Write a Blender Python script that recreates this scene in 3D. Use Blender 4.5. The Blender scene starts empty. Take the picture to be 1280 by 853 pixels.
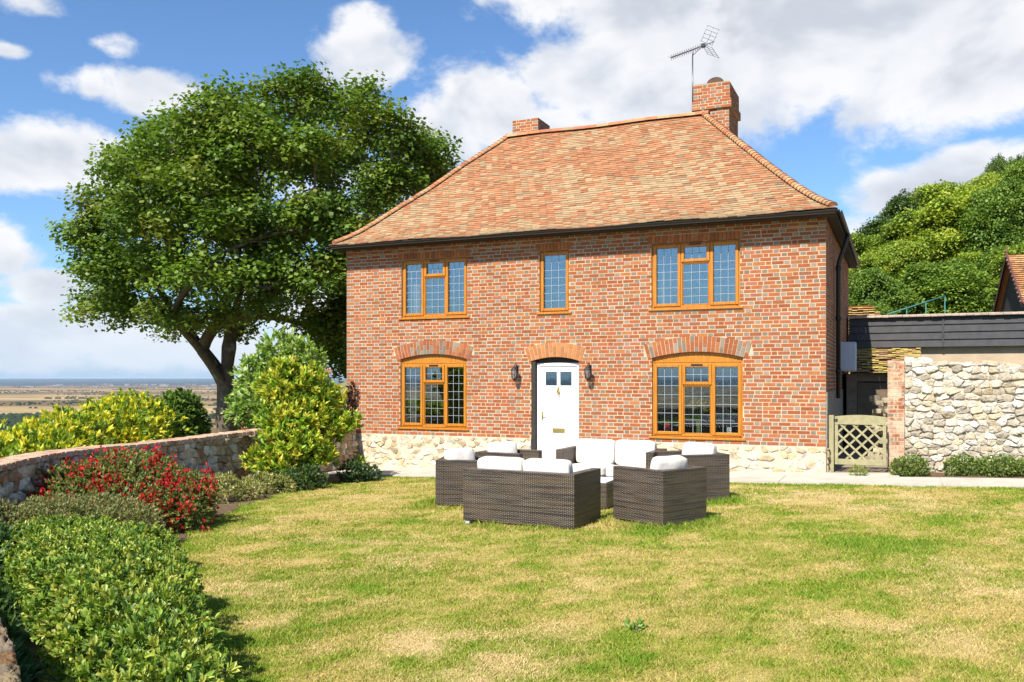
import bpy, math, random
import numpy as np
from mathutils import Vector, Matrix
rnd = random.Random(7)
rng = np.random.default_rng(7)
R = math.radians
sc = bpy.context.scene
C = sc.collection

# ------------------------------------------------------------------ camera
cd = bpy.data.cameras.new('camera'); cam = bpy.data.objects.new('camera', cd); C.objects.link(cam)
cam.location = (0, 0, 1.85); cam.rotation_euler = (R(90), 0, 0)
cd.sensor_width = 36; cd.lens = 36*1100/1280; cd.shift_y = 46.5/1280
cd.clip_start = 0.05; cd.clip_end = 120000
sc.camera = cam
# ------------------------------------------------------------------ sun, exposure
SUN_AZ, SUN_EL = 32.0, 47.0          # azimuth measured from -Y towards -X
sd = Vector((-math.sin(R(SUN_AZ))*math.cos(R(SUN_EL)), -math.cos(R(SUN_AZ))*math.cos(R(SUN_EL)), math.sin(R(SUN_EL))))
sl = bpy.data.lights.new('sun', 'SUN'); sl.energy = 4.9; sl.angle = R(0.55); sl.color = (1.0, 0.94, 0.84)
so = bpy.data.objects.new('sun', sl); C.objects.link(so)
so.rotation_euler = sd.to_track_quat('Z', 'Y').to_euler()
so.location = (-20, -30, 40)
vs = sc.view_settings
vs.view_transform = 'Standard'; vs.look = 'None'; vs.gamma = 1; vs.use_curve_mapping = False
vs.exposure = 0.9
sc.render.film_transparent = False
sc.cycles.max_bounces = 7; sc.cycles.transparent_max_bounces = 16; sc.cycles.volume_bounces = 0
sc.cycles.diffuse_bounces = 3; sc.cycles.glossy_bounces = 3
sc.cycles.use_denoising = True; sc.cycles.denoising_prefilter = 'NONE'
sc.cycles.sample_clamp_indirect = 6

# ------------------------------------------------------------------ node helpers
class NT:
    def __init__(s, nt): s.nt = nt; s.nt.nodes.clear()
    def n(s, t, **kw):
        nd = s.nt.nodes.new(t)
        for k, v in kw.items():
            if k[0] == '_': nd.inputs[int(k[1:])].default_value = v
            else: setattr(nd, k, v)
        return nd
    def set(s, sock, v):
        if isinstance(v, bpy.types.NodeSocket): s.nt.links.new(v, sock)
        else: sock.default_value = v
    def m(s, op, a, b=None, c=None, clamp=False):
        nd = s.nt.nodes.new('ShaderNodeMath'); nd.operation = op; nd.use_clamp = clamp
        s.set(nd.inputs[0], a)
        if b is not None: s.set(nd.inputs[1], b)
        if c is not None: s.set(nd.inputs[2], c)
        return nd.outputs[0]
    def vm(s, op, a, b=None):
        nd = s.nt.nodes.new('ShaderNodeVectorMath'); nd.operation = op
        s.set(nd.inputs[0], a)
        if b is not None: s.set(nd.inputs[1], b)
        return nd.outputs['Value'] if op in ('LENGTH', 'DOT_PRODUCT') else nd.outputs[0]
    def mix(s, f, a, b, mode='MIX'):
        nd = s.nt.nodes.new('ShaderNodeMix'); nd.data_type = 'RGBA'; nd.blend_type = mode
        s.set(nd.inputs[0], f)
        s.set(nd.inputs[6], a if isinstance(a, bpy.types.NodeSocket) else tuple(a)[:3]+(1,))
        s.set(nd.inputs[7], b if isinstance(b, bpy.types.NodeSocket) else tuple(b)[:3]+(1,))
        return nd.outputs[2]
    def ss(s, v, a, b, lo=0., hi=1., kind='SMOOTHSTEP'):
        nd = s.nt.nodes.new('ShaderNodeMapRange'); nd.interpolation_type = kind; nd.clamp = True
        s.set(nd.inputs[0], v); s.set(nd.inputs[1], a); s.set(nd.inputs[2], b); s.set(nd.inputs[3], lo); s.set(nd.inputs[4], hi)
        return nd.outputs[0]
    def noise(s, vec, scale, detail=4, rough=.5, dist=0.):
        nd = s.nt.nodes.new('ShaderNodeTexNoise')
        if vec is not None: s.nt.links.new(vec, nd.inputs['Vector'])
        nd.inputs['Scale'].default_value = scale; nd.inputs['Detail'].default_value = detail
        nd.inputs['Roughness'].default_value = rough; nd.inputs['Distortion'].default_value = dist
        return nd.outputs[0]
    def comb(s, x, y, z):
        nd = s.nt.nodes.new('ShaderNodeCombineXYZ')
        s.set(nd.inputs[0], x); s.set(nd.inputs[1], y); s.set(nd.inputs[2], z); return nd.outputs[0]
    def sep(s, v):
        nd = s.nt.nodes.new('ShaderNodeSeparateXYZ'); s.nt.links.new(v, nd.inputs[0]); return nd.outputs

# ------------------------------------------------------------------ world: Nishita sky with clouds
w = bpy.data.worlds.new('World'); sc.world = w; w.use_nodes = True
t = NT(w.node_tree)
sky = t.n('ShaderNodeTexSky', sky_type='NISHITA', sun_disc=False, sun_elevation=R(SUN_EL),
          sun_rotation=math.atan2(sd.x, sd.y), air_density=1.0, dust_density=0.6, ozone_density=1.6, altitude=90)
tc = t.n('ShaderNodeTexCoord')
dx, dy, dz = t.sep(t.vm('NORMALIZE', tc.outputs['Generated']))
az = t.m('ARCTAN2', dx, dy); el = t.m('ARCSINE', dz)
P = t.comb(az, el, 0.)
# cloud banks: (azimuth, elevation, half widths) in degrees
BANKS = [(18, 20.5, 17, 5.6, 1.3), (27, 18, 11, 4.6, 1.1), (14, 24, 16, 5, 1.25), (32, 23, 9, 5, 1.1), (6.5, 18.6, 7, 3.6, 1.0), (-2.0, 17.0, 5.0, 2.8, 1.), (2.5, 15.6, 5., 2.2, .95), (-4.5, 15.2, 3.6, 2.6, .9), (25.5, 23, 13, 5, 1.),
         (-9.5, 20.5, 3.2, 2.9, .95), (-23, 16.8, 4.6, 1.6, .95), (-27.5, 12.6, 6.0, 2.6, 1.05), (-30.5, 7.2, 2.6, 2.0, 1.0), (-28, 5.2, 3.4, 1.3, .9),
         (-25, 2.2, 12, 2.4, .85), (-29, 3.4, 5, 1.2, .8), (25.5, 10.6, 5.4, 2.0, 1.05), (29, 12.2, 4.5, 1.6, 1.0), (22.0, 8.2, 3.5, 2.2, .95), (-28.5, 20.6, 3.2, .9, .7), (-24.0, 19.0, 2.4, 1.0, .55),
         (-30, 18.0, 1.8, .5, .6), (3, 12.5, 10, 2.4, .5), (-14, 11, 9, 4.5, .55), (-14, 5, 8, 3.5, .6), (14, 17.0, 9, 2.6, .6),
         (60, 16, 18, 8, .8), (-62, 14, 16, 7, .7)]
tot = None
for a0, e0, sa, se, wt in BANKS:
    d = t.vm('SUBTRACT', P, (R(a0), R(e0), 0))
    d = t.vm('MULTIPLY', d, (1/R(sa), 1/R(se), 0))
    b = t.ss(t.vm('LENGTH', d), 1.5, 0.15, 0., wt)
    tot = b if tot is None else t.m('MAXIMUM', tot, b)
NV = t.vm('MULTIPLY', P, (1., 1.5, 1.))
n1 = t.noise(NV, 7.5, 11, .60, .3)
n1u = t.noise(t.vm('ADD', NV, (-.02, .045, 0.)), 6.5, 4, .5, .3)
n1s = t.noise(NV, 6.5, 4, .5, .3)
n2 = t.noise(t.vm('ADD', NV, (4., 2., 0.)), 22.0, 6, .6, .1)
dens = t.m('ADD', t.m('MULTIPLY', tot, .66), t.m('MULTIPLY', t.m('SUBTRACT', n1, .5), 1.2))
dens = t.m('ADD', dens, t.m('MULTIPLY', t.m('SUBTRACT', n2, .5), .44))
cover = t.ss(dens, .17, .46)
thick = t.ss(dens, .38, .85)
lit = t.ss(t.m('SUBTRACT', n1s, n1u), -.12, .10)
whi = t.mix(lit, (4.9, 5.15, 5.6), (6.4, 6.4, 6.45))
gre = t.mix(lit, (4.1, 4.3, 4.75), (5.7, 5.8, 6.0))
ccol = t.mix(thick, whi, gre)
lowhaze = t.ss(el, R(.0), R(6.5), 1., 0.)
skyc = t.mix(1.0, sky.outputs[0], (.70, .92, 1.14), 'MULTIPLY')
ccol = t.mix(t.m('MULTIPLY', lowhaze, .65), ccol, (4.1, 4.9, 6.0))
skyc = t.mix(t.m('MULTIPLY', lowhaze, .55), skyc, (3.0, 4.3, 6.1))
fin = t.mix(t.m('MULTIPLY', cover, t.ss(el, R(-.4), R(.5), 0., .95)), skyc, ccol)
bg = t.n('ShaderNodeBackground'); bg.inputs[1].default_value = 0.085
t.nt.links.new(fin, bg.inputs[0])
wo = t.n('ShaderNodeOutputWorld'); t.nt.links.new(bg.outputs[0], wo.inputs[0])
w.cycles.sampling_method = 'MANUAL'; w.cycles.sample_map_resolution = 1024

# ------------------------------------------------------------------ materials
MATS = {}
def mat(name, col=(.5, .5, .5), rough=.7, attr=False, var=.15, vscale=6., bump=0., bscale=40., spec=.4, metal=0., patches=(), stretch=(1, 1, 1)):
    """colour (or the mesh's own colour attribute) broken up by noise; patches: (colour, scale, low, high) stains"""
    if name in MATS: return MATS[name]
    m = bpy.data.materials.new(name); m.use_nodes = True; t = NT(m.node_tree)
    pos = t.n('ShaderNodeTexCoord').outputs['Object']
    if attr:
        base = t.n('ShaderNodeAttribute', attribute_name='col').outputs['Color']
    else:
        r = t.n('ShaderNodeRGB'); r.outputs[0].default_value = tuple(col)+(1,); base = r.outputs[0]
    if var:
        v = t.noise(t.vm('MULTIPLY', pos, stretch), vscale, 6, .6)
        f = t.ss(v, .25, .75, 1-var, 1+var, 'LINEAR')
        base = t.vm('SCALE', base) if False else t.mix(1., base, t.comb(f, f, f), 'MULTIPLY')
    for pc, ps, lo, hi, *sx in patches:
        base = t.mix(t.ss(t.noise(t.vm('MULTIPLY', pos, sx[0]) if sx else pos, ps, 7, .62), lo, hi), base, pc)
    p = t.n('ShaderNodeBsdfPrincipled')
    t.set(p.inputs['Base Color'], base)
    p.inputs['Roughness'].default_value = rough; p.inputs['Metallic'].default_value = metal
    p.inputs['Specular IOR Level'].default_value = spec
    if bump:
        b = t.n('ShaderNodeBump'); b.inputs['Strength'].default_value = bump; b.inputs['Distance'].default_value = .02
        t.set(b.inputs['Height'], t.noise(pos, bscale, 5, .6)); t.nt.links.new(b.outputs[0], p.inputs['Normal'])
    o = t.n('ShaderNodeOutputMaterial'); t.nt.links.new(p.outputs[0], o.inputs[0])
    MATS[name] = m; return m

def leaf_mat(name, rough=.5, trans=.35, spec=.35, per_tree=False):
    if name in MATS: return MATS[name]
    m = bpy.data.materials.new(name); m.use_nodes = True; t = NT(m.node_tree)
    a = t.n('ShaderNodeAttribute', attribute_name='col').outputs['Color']
    if per_tree:
        q = t.n('ShaderNodeObjectInfo').outputs['Random']
        a = t.mix(1., a, t.mix(q, (.75, .82, .8), (1.28, 1.22, 1.08)), 'MULTIPLY')
    p = t.n('ShaderNodeBsdfPrincipled'); t.set(p.inputs['Base Color'], a)
    p.inputs['Roughness'].default_value = rough; p.inputs['Specular IOR Level'].default_value = spec
    tr = t.n('ShaderNodeBsdfTranslucent'); t.set(tr.inputs[0], t.mix(1., a, (1.15, 1.25, .55), 'MULTIPLY'))
    mx = t.n('ShaderNodeMixShader'); mx.inputs[0].default_value = trans
    t.nt.links.new(p.outputs[0], mx.inputs[1]); t.nt.links.new(tr.outputs[0], mx.inputs[2])
    o = t.n('ShaderNodeOutputMaterial'); t.nt.links.new(mx.outputs[0], o.inputs[0])
    MATS[name] = m; return m

def glass_mat(name, fac=.3, tint=(.9, .95, 1)):
    m = bpy.data.materials.new(name); m.use_nodes = True; t = NT(m.node_tree)
    g = t.n('ShaderNodeBsdfGlossy'); g.inputs['Roughness'].default_value = 0.02; g.inputs[0].default_value = tint+(1,)
    pos = t.n('ShaderNodeTexCoord').outputs['Object']
    b = t.n('ShaderNodeBump'); b.inputs['Strength'].default_value = .03; b.inputs['Distance'].default_value = .02
    t.set(b.inputs['Height'], t.noise(pos, 2., 2, .5)); t.nt.links.new(b.outputs[0], g.inputs['Normal'])
    tr = t.n('ShaderNodeBsdfTransparent'); tr.inputs[0].default_value = (.8, .84, .84, 1)
    mx = t.n('ShaderNodeMixShader'); mx.inputs[0].default_value = fac
    t.nt.links.new(tr.outputs[0], mx.inputs[1]); t.nt.links.new(g.outputs[0], mx.inputs[2])
    o = t.n('ShaderNodeOutputMaterial'); t.nt.links.new(mx.outputs[0], o.inputs[0])
    MATS[name] = m; return m

def wicker_mat():
    m = bpy.data.materials.new('wicker'); m.use_nodes = True; t = NT(m.node_tree)
    uv = t.n('ShaderNodeAttribute', attribute_name='uvw').outputs['Vector']
    u, v, _ = t.sep(uv)
    CW, CH = .026, .0125
    row = t.m('FLOOR', t.m('DIVIDE', v, CH)); colm = t.m('FLOOR', t.m('DIVIDE', u, CW))
    par = t.m('MODULO', t.m('ABSOLUTE', t.m('ADD', row, colm)), 2.)
    fu = t.m('FRACT', t.m('ABSOLUTE', t.m('DIVIDE', u, CW))); fv = t.m('FRACT', t.m('ABSOLUTE', t.m('DIVIDE', v, CH)))
    bu = t.m('SINE', t.m('MULTIPLY', fu, math.pi)); bv = t.m('SINE', t.m('MULTIPLY', fv, math.pi))
    h = t.m('MULTIPLY', t.m('ADD', t.m('MULTIPLY', par, .8), .2), t.m('MULTIPLY', bu, t.m('POWER', bv, .5)))
    band = t.noise(t.comb(t.m('MULTIPLY', u, .35), t.m('MULTIPLY', row, .37), 0.), 1.6, 3, .7)
    strand = t.noise(t.comb(t.m('MULTIPLY', u, 2.), t.m('MULTIPLY', row, 9.1), 3.), 1.3, 2, .6)
    c = t.mix(t.ss(band, .40, .58), (.040, .035, .035), (.15, .104, .064))
    c = t.mix(t.ss(strand, .45, .7, 0., .7), c, (.17, .145, .12))
    dark = t.ss(h, 0.02, .4, .32, 1.)
    c = t.mix(1., c, t.comb(dark, dark, dark), 'MULTIPLY')
    p = t.n('ShaderNodeBsdfPrincipled'); t.set(p.inputs['Base Color'], c)
    p.inputs['Roughness'].default_value = .38; p.inputs['Specular IOR Level'].default_value = .45
    b = t.n('ShaderNodeBump'); b.inputs['Strength'].default_value = .9; b.inputs['Distance'].default_value = .008
    t.set(b.inputs['Height'], h); t.nt.links.new(b.outputs[0], p.inputs['Normal'])
    o = t.n('ShaderNodeOutputMaterial'); t.nt.links.new(p.outputs[0], o.inputs[0])
    return m

M_BRICK = mat('brick', attr=True, rough=.85, var=.16, vscale=14, bump=.35, bscale=60, spec=.2, patches=[((.46, .30, .21), 1.3, .58, 1.05), ((.20, .075, .04), .8, .55, .95), ((.17, .09, .055), 1., .56, .92, (2.2, 2.2, .45)), ((.50, .39, .30), 9., .68, .86)])
M_OLDBRICK = mat('worn brick', attr=True, rough=.9, var=.25, vscale=9, bump=.6, bscale=40, spec=.1, patches=[((.52, .38, .27), 5.5, .38, .60), ((.30, .22, .13), 3., .60, .75)])
M_MORTAR = mat('lime mortar', (.50, .375, .255), .95, var=.22, vscale=2.2, bump=.3, spec=.1)
M_STONE = mat('rubble stone', attr=True, rough=.95, var=.38, vscale=13, bump=1., bscale=32, spec=.1, patches=[((.33, .26, .15), 3.4, .58, .72), ((.60, .54, .44), 9., .62, .70), ((.22, .18, .12), 17., .66, .74)])
M_STONEMORT = mat('stone mortar', (.40, .34, .25), .95, var=.3, vscale=7, bump=.6, bscale=30, spec=.1)
M_TILE = mat('clay tile', attr=True, rough=.85, var=.22, vscale=10, bump=.3, bscale=60, spec=.2, patches=[((.42, .33, .19), 4.5, .63, .75)])
M_DECK = mat('roof underlay', (.03, .024, .02), .95, var=.1)
M_WOOD = mat('golden oak wood grain', (.40, .148, .005), .5, var=.32, vscale=3, stretch=(14, 14, 1.), spec=.5, bump=.05, bscale=80)
M_WHITE = mat('white door paint', (.74, .74, .73), .35, var=.03, spec=.5)
M_BLACK = mat('black plastic', (.012, .012, .013), .42, var=.15, spec=.5)
M_IRON = mat('black iron', (.015, .015, .016), .5, var=.2, spec=.5)
M_BRASS = mat('brass', (.52, .38, .14), .35, metal=.85, var=.15)
M_LEAD = mat('lead came', (.33, .35, .37), .6, metal=.0, var=.1)
M_GLASS = glass_mat('window glass', .19, (.72, .90, 1.))
M_LAMPGLASS = glass_mat('lantern glass', .25)
M_PLASTER = mat('room plaster', (.32, .29, .25), .9, var=.1)
M_CUSH = mat('cream cushion fabric', (.60, .555, .505), .9, var=.06, vscale=5, bump=.7, bscale=6, spec=.15)
M_WICKER = wicker_mat()
M_BARK = mat('tree bark', attr=True, rough=.95, var=.4, vscale=7, bump=1., bscale=14, spec=.1, patches=[((.24, .24, .20), 2.2, .56, .7)])
M_LEAF = leaf_mat('leaves')
M_GLOSSLEAF = leaf_mat('glossy leaves', .42, .28, .32)
M_PETAL = leaf_mat('petals', .6, .35, .2)
M_SOIL = mat('bed soil', (.12, .082, .05), .95, var=.35, vscale=11, bump=.8, bscale=22, spec=.1)
M_CONC = mat('path concrete', (.46, .41, .34), .9, var=.18, vscale=2.3, bump=.35, bscale=50, spec=.15, patches=[((.36, .31, .23), 2.6, .57, .74)])
M_GATE = mat('weathered gate timber', (.30, .27, .15), .85, var=.2, vscale=8, bump=.3, spec=.2, patches=[((.30, .30, .17), 4., .6, .74)])
M_BOARD = mat('black weatherboard', (.045, .045, .048), .7, var=.3, vscale=5, bump=.3, bscale=30, spec=.35)
M_RENDER = mat('beige render', (.42, .325, .225), .95, var=.14, vscale=2.6, bump=.4, bscale=30, spec=.1)
M_GREYREN = mat('grey render', (.26, .24, .20), .95, var=.25, vscale=5, bump=.8, bscale=30, spec=.1)
M_FELT = mat('lichened slab roof', (.36, .29, .24), .95, var=.3, vscale=3, bump=.5, bscale=20, spec=.1, patches=[((.44, .30, .10), 1.2, .60, .72)])
M_GREYBOX = mat('grey plastic box', (.46, .47, .50), .5, var=.06, spec=.4)
M_METAL = mat('galvanised steel', (.13, .13, .14), .4, metal=.8, var=.15)
M_DARKWOOD = mat('dark red stained timber', (.10, .035, .03), .7, var=.2)
M_DARK = mat('dark reveal shade and cottage wall', (.03, .026, .022), .9, var=.2)  # painted shade at the front door, also the cottage wall colour
M_TEAL = mat('teal painted rail', (.04, .17, .15), .5, var=.1)

# ------------------------------------------------------------------ mesh builder
class MB:
    def __init__(s): s.v = []; s.f = []; s.c = []; s.uv = []; s.mi = []; s.n = 0; s.sm = []
    def quad(s, pts, col=(1, 1, 1), uv=None, mi=0, smooth=False):
        k = len(pts)
        s.v += [tuple(p) for p in pts]; s.f.append(tuple(range(s.n, s.n+k))); s.n += k
        s.c += [col]*k; s.uv += uv if uv else [(0, 0)]*k; s.mi.append(mi); s.sm.append(smooth)
    def mesh(s, vs, fs, col=(1, 1, 1), mi=0, smooth=False, cols=None):
        o = s.n; s.v += [tuple(p) for p in vs]; s.n += len(vs)
        s.f += [tuple(i+o for i in f) for f in fs]; s.c += list(cols) if cols is not None else [col]*len(vs)
        s.uv += [(0, 0)]*len(vs); s.mi += [mi]*len(fs); s.sm += [smooth]*len(fs)
    def box(s, a, b, col=(1, 1, 1), mi=0, M=None, skip=''):
        x0, y0, z0 = a; x1, y1, z1 = b
        fs = {'d': ((x0, y1, z0), (x1, y1, z0), (x1, y0, z0), (x0, y0, z0)), 'u': ((x0, y0, z1), (x1, y0, z1), (x1, y1, z1), (x0, y1, z1)),
              'f': ((x0, y0, z0), (x1, y0, z0), (x1, y0, z1), (x0, y0, z1)), 'b': ((x1, y1, z0), (x0, y1, z0), (x0, y1, z1), (x1, y1, z1)),
              'l': ((x0, y1, z0), (x0, y0, z0), (x0, y0, z1), (x0, y1, z1)), 'r': ((x1, y0, z0), (x1, y1, z0), (x1, y1, z1), (x1, y0, z1))}
        for k, q in fs.items():
            if k in skip: continue
            if k in 'ud': uv = [(p[0], p[1]) for p in q]
            elif k in 'fb': uv = [(p[0], p[2]) for p in q]
            else: uv = [(p[1], p[2]) for p in q]
            if M is not None: q = [M @ Vector(p) for p in q]
            s.quad(q, col, uv, mi)
    def bbox(s, a, b, r=.012, col=(1, 1, 1), mi=0, M=None):
        """box with chamfered edges"""
        a = Vector(a); b = Vector(b); cx = (a+b)/2; h = (b-a)/2; r = min(r, min(h)*.9)
        P = {}
        def pt(ax, sx, sy, sz):
            sg = (sx, sy, sz); p = [0, 0, 0]
            for i in range(3): p[i] = cx[i]+sg[i]*(h[i]-(0 if i == ax else r))
            return Vector(p)
        def emit(q, uvax):
            uv = [tuple(p[i] for i in uvax) for p in q]
            if M is not None: q = [M @ p for p in q]
            s.quad(q, col, uv, mi)
        S = (-1, 1)
        for ax in range(3):
            o = [i for i in range(3) if i != ax]
            uvax = (0, 1) if ax == 2 else ((0, 2) if ax == 1 else (1, 2))
            for sg in S:
                q = []
                for p1, p2 in ((-1, -1), (1, -1), (1, 1), (-1, 1)):
                    k = [0, 0, 0]; k[ax] = sg; k[o[0]] = p1; k[o[1]] = p2; q.append(pt(ax, *k))
                flip = (sg < 0) != (ax == 1)
                emit(q[::-1] if flip else q, uvax)
        for ax in range(3):           # edges running along ax
            o = [i for i in range(3) if i != ax]
            for s1 in S:
                for s2 in S:
                    k0 = [0]*3; k0[o[0]] = s1; k0[o[1]] = s2
                    ka = list(k0); ka[ax] = -1; kb = list(k0); kb[ax] = 1
                    q = [pt(o[0], *ka), pt(o[0], *kb), pt(o[1], *kb), pt(o[1], *ka)]
                    n = (q[1]-q[0]).cross(q[2]-q[0]); out = Vector(k0)
                    if n.dot(out) < 0: q = q[::-1]
                    emit(q, (0, 2) if ax == 0 else ((1, 2) if ax == 1 else (0, 2)))
        for sx in S:
            for sy in S:
                for sz in S:
                    q = [pt(0, sx, sy, sz), pt(1, sx, sy, sz), pt(2, sx, sy, sz)]
                    n = (q[1]-q[0]).cross(q[2]-q[0])
                    if n.dot(Vector((sx, sy, sz))) < 0: q = q[::-1]
                    emit(q, (0, 1))
    def tube(s, pts, rad, sides=8, col=(1, 1, 1), mi=0, caps=True, cols=None):
        pts = [Vector(p) for p in pts]; n = len(pts)
        if not hasattr(rad, '__len__'): rad = [rad]*n
        vs = []; up = Vector((0, 0, 1)); prev = None
        for i, p in enumerate(pts):
            d = (pts[min(i+1, n-1)]-pts[max(i-1, 0)]).normalized()
            if prev is None:
                a = d.cross(up if abs(d.z) < .9 else Vector((1, 0, 0))).normalized()
            else:
                a = (prev-d*prev.dot(d)).normalized()
            prev = a; b = d.cross(a)
            for k in range(sides):
                th = 2*math.pi*k/sides
                vs.append(p+(a*math.cos(th)+b*math.sin(th))*rad[i])
        fs = []
        for i in range(n-1):
            for k in range(sides):
                k2 = (k+1) % sides
                fs.append((i*sides+k, i*sides+k2, (i+1)*sides+k2, (i+1)*sides+k))
        if caps: fs += [tuple(range(sides))[::-1], tuple((n-1)*sides+k for k in range(sides))]
        s.mesh(vs, fs, col, mi, True)
    def lathe(s, prof, c, sides=14, col=(1, 1, 1), mi=0):
        vs = []; fs = []
        for r, z in prof:
            for k in range(sides):
                th = 2*math.pi*k/sides; vs.append((c[0]+r*math.cos(th), c[1]+r*math.sin(th), c[2]+z))
        for i in range(len(prof)-1):
            for k in range(sides):
                k2 = (k+1) % sides; fs.append((i*sides+k, i*sides+k2, (i+1)*sides+k2, (i+1)*sides+k))
        fs += [tuple(range(sides))[::-1], tuple((len(prof)-1)*sides+k for k in range(sides))]
        s.mesh(vs, fs, col, mi, True)
    def build(s, name, mats, parent=None, loc=None, rotz=None):
        return link(name, np.array(s.v, np.float32), s.f, mats, parent, np.array(s.c, np.float32), np.array(s.uv, np.float32), s.mi, s.sm, loc, rotz)

def link(name, V, F, mats, parent=None, cols=None, uv=None, mi=None, sm=None, loc=None, rotz=None):
    """one mesh object; F a list of tuples or an (n,k) array. loc: where its origin goes when it is a thing of its own"""
    me = bpy.data.meshes.new(name)
    V = np.asarray(V, np.float32)
    if loc is not None: V = V-np.array(loc, np.float32)
    if isinstance(F, np.ndarray):
        nf, k = F.shape; idx = F.ravel().astype(np.int32); starts = np.arange(nf, dtype=np.int32)*k; tot = np.full(nf, k, np.int32)
    else:
        tot = np.array([len(f) for f in F], np.int32); idx = np.fromiter((i for f in F for i in f), np.int32, int(tot.sum()))
        starts = np.concatenate(([0], np.cumsum(tot)[:-1])).astype(np.int32); nf = len(F)
    me.vertices.add(len(V)); me.vertices.foreach_set('co', V.ravel())
    me.loops.add(len(idx)); me.loops.foreach_set('vertex_index', idx)
    me.polygons.add(nf); me.polygons.foreach_set('loop_start', starts)
    if not isinstance(mats, (list, tuple)): mats = [mats]
    for m in mats: me.materials.append(m)
    if mi is not None and len(mats) > 1: me.polygons.foreach_set('material_index', np.array(mi, np.int32))
    me.polygons.foreach_set('use_smooth', np.array(sm, bool) if sm is not None else np.zeros(nf, bool))
    if cols is not None:
        a = me.attributes.new('col', 'FLOAT_COLOR', 'POINT'); c4 = np.ones((len(V), 4), np.float32); c4[:, :3] = cols
        a.data.foreach_set('color', c4.ravel())
    if uv is not None and len(uv):
        a = me.attributes.new('uvw', 'FLOAT_VECTOR', 'POINT'); u3 = np.zeros((len(V), 3), np.float32); u3[:, :2] = uv
        a.data.foreach_set('vector', u3.ravel())
    me.update(calc_edges=True); me.validate()
    o = bpy.data.objects.new(name, me); C.objects.link(o)
    if parent is not None: o.parent = parent
    elif loc is not None: o.location = loc
    if rotz is not None: o.rotation_euler = (0, 0, rotz)
    return o

def tag(o, label, cat, group=None):
    o['label'] = label; o['category'] = cat
    if group: o['group'] = group
    return o
def thing(name, label, cat, loc=(0, 0, 0), rotz=0, group=None):
    o = bpy.data.objects.new(name, None); C.objects.link(o); o.location = loc; o.rotation_euler = (0, 0, rotz)
    o.empty_display_size = .2
    return tag(o, label, cat, group)
def structure(o): o['kind'] = 'structure'; return o
def stuff(o): o['kind'] = 'stuff'; return o
KIDS = {}
def children(o): return [c for c in bpy.data.objects if c.parent == o]
def copy_tree(o, loc=None, rotz=None, scale=None, parent=None):
    c = o.copy(); C.objects.link(c)
    if parent is not None: c.parent = parent
    if loc is not None: c.location = loc
    if rotz is not None: c.rotation_euler = (0, 0, rotz)
    if scale is not None: c.scale = scale
    for ch in children(o): copy_tree(ch, parent=c)
    return c

# ------------------------------------------------------------------ ground heights
HX, HY = 5.6, 15.7                      # the house's front right corner
EX = np.array([.9152, -.4030]); EB = np.array([.4030, .9152])   # right along the front, and back
def hw(lx, d): return HX+EX[0]*lx+EB[0]*d, HY+EX[1]*lx+EB[1]*d
def to_house(x, y): return (x-HX)*EX[0]+(y-HY)*EX[1], (x-HX)*EB[0]+(y-HY)*EB[1]
def smax(a, k): return .5*(a+np.sqrt(a*a+k*k))-.5*k
def gz(x, y):
    lx, d = to_house(x, y)
    return .15+.03*np.clip(lx, -13, 9)
def height(x, y):
    """terrain: garden terrace, hill rising behind on the right, escarpment falling to the plain on the left"""
    x = np.asarray(x, float); y = np.asarray(y, float)
    g = gz(x, y)-.05
    s = (x-6)*.8+(y-20)*.6
    up = .21*smax(s-4, 6.)
    up = 26*np.tanh(up/26)
    lx, d = to_house(x, y)
    up = up*np.clip((d-6)/8, 0, 1)
    r = np.hypot(x, y)
    e = smax(-(x+13)-.0*y, 4.)
    down = -.36*e
    e2 = smax(y-140, 10.)*.3*np.clip((60-x)/200, 0, 1)
    down2 = -.36*smax(-(y+14), 4.)
    z = g+up+down+down2-e2
    plain = -95+6*np.sin(x/3100)*np.cos(y/2700)*np.clip(r/9000, 0, 1)+np.clip((r-17000)/14000, 0, 1)*70
    k = 6.
    return np.where(z > plain, plain+smax(z-plain, k), plain)

# value noise
def vnoise(x, y, seed=0):
    xi = np.floor(x).astype(np.int64); yi = np.floor(y).astype(np.int64); fx = x-xi; fy = y-yi
    fx = fx*fx*(3-2*fx); fy = fy*fy*(3-2*fy)
    def h(a, b):
        n = (a*374761393+b*668265263+seed*974711) & 0xffffffff
        n = ((n ^ (n >> 13))*1274126177) & 0xffffffff
        return ((n ^ (n >> 16)) & 0xffff)/65535.
    return (h(xi, yi)*(1-fx)+h(xi+1, yi)*fx)*(1-fy)+(h(xi, yi+1)*(1-fx)+h(xi+1, yi+1)*fx)*fy
def fbm(x, y, seed=0, o=4):
    s = 0; a = .5; tot = 0
    for i in range(o):
        s = s+a*vnoise(x*2**i, y*2**i, seed+i); tot += a; a *= .55
    return s/tot

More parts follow.
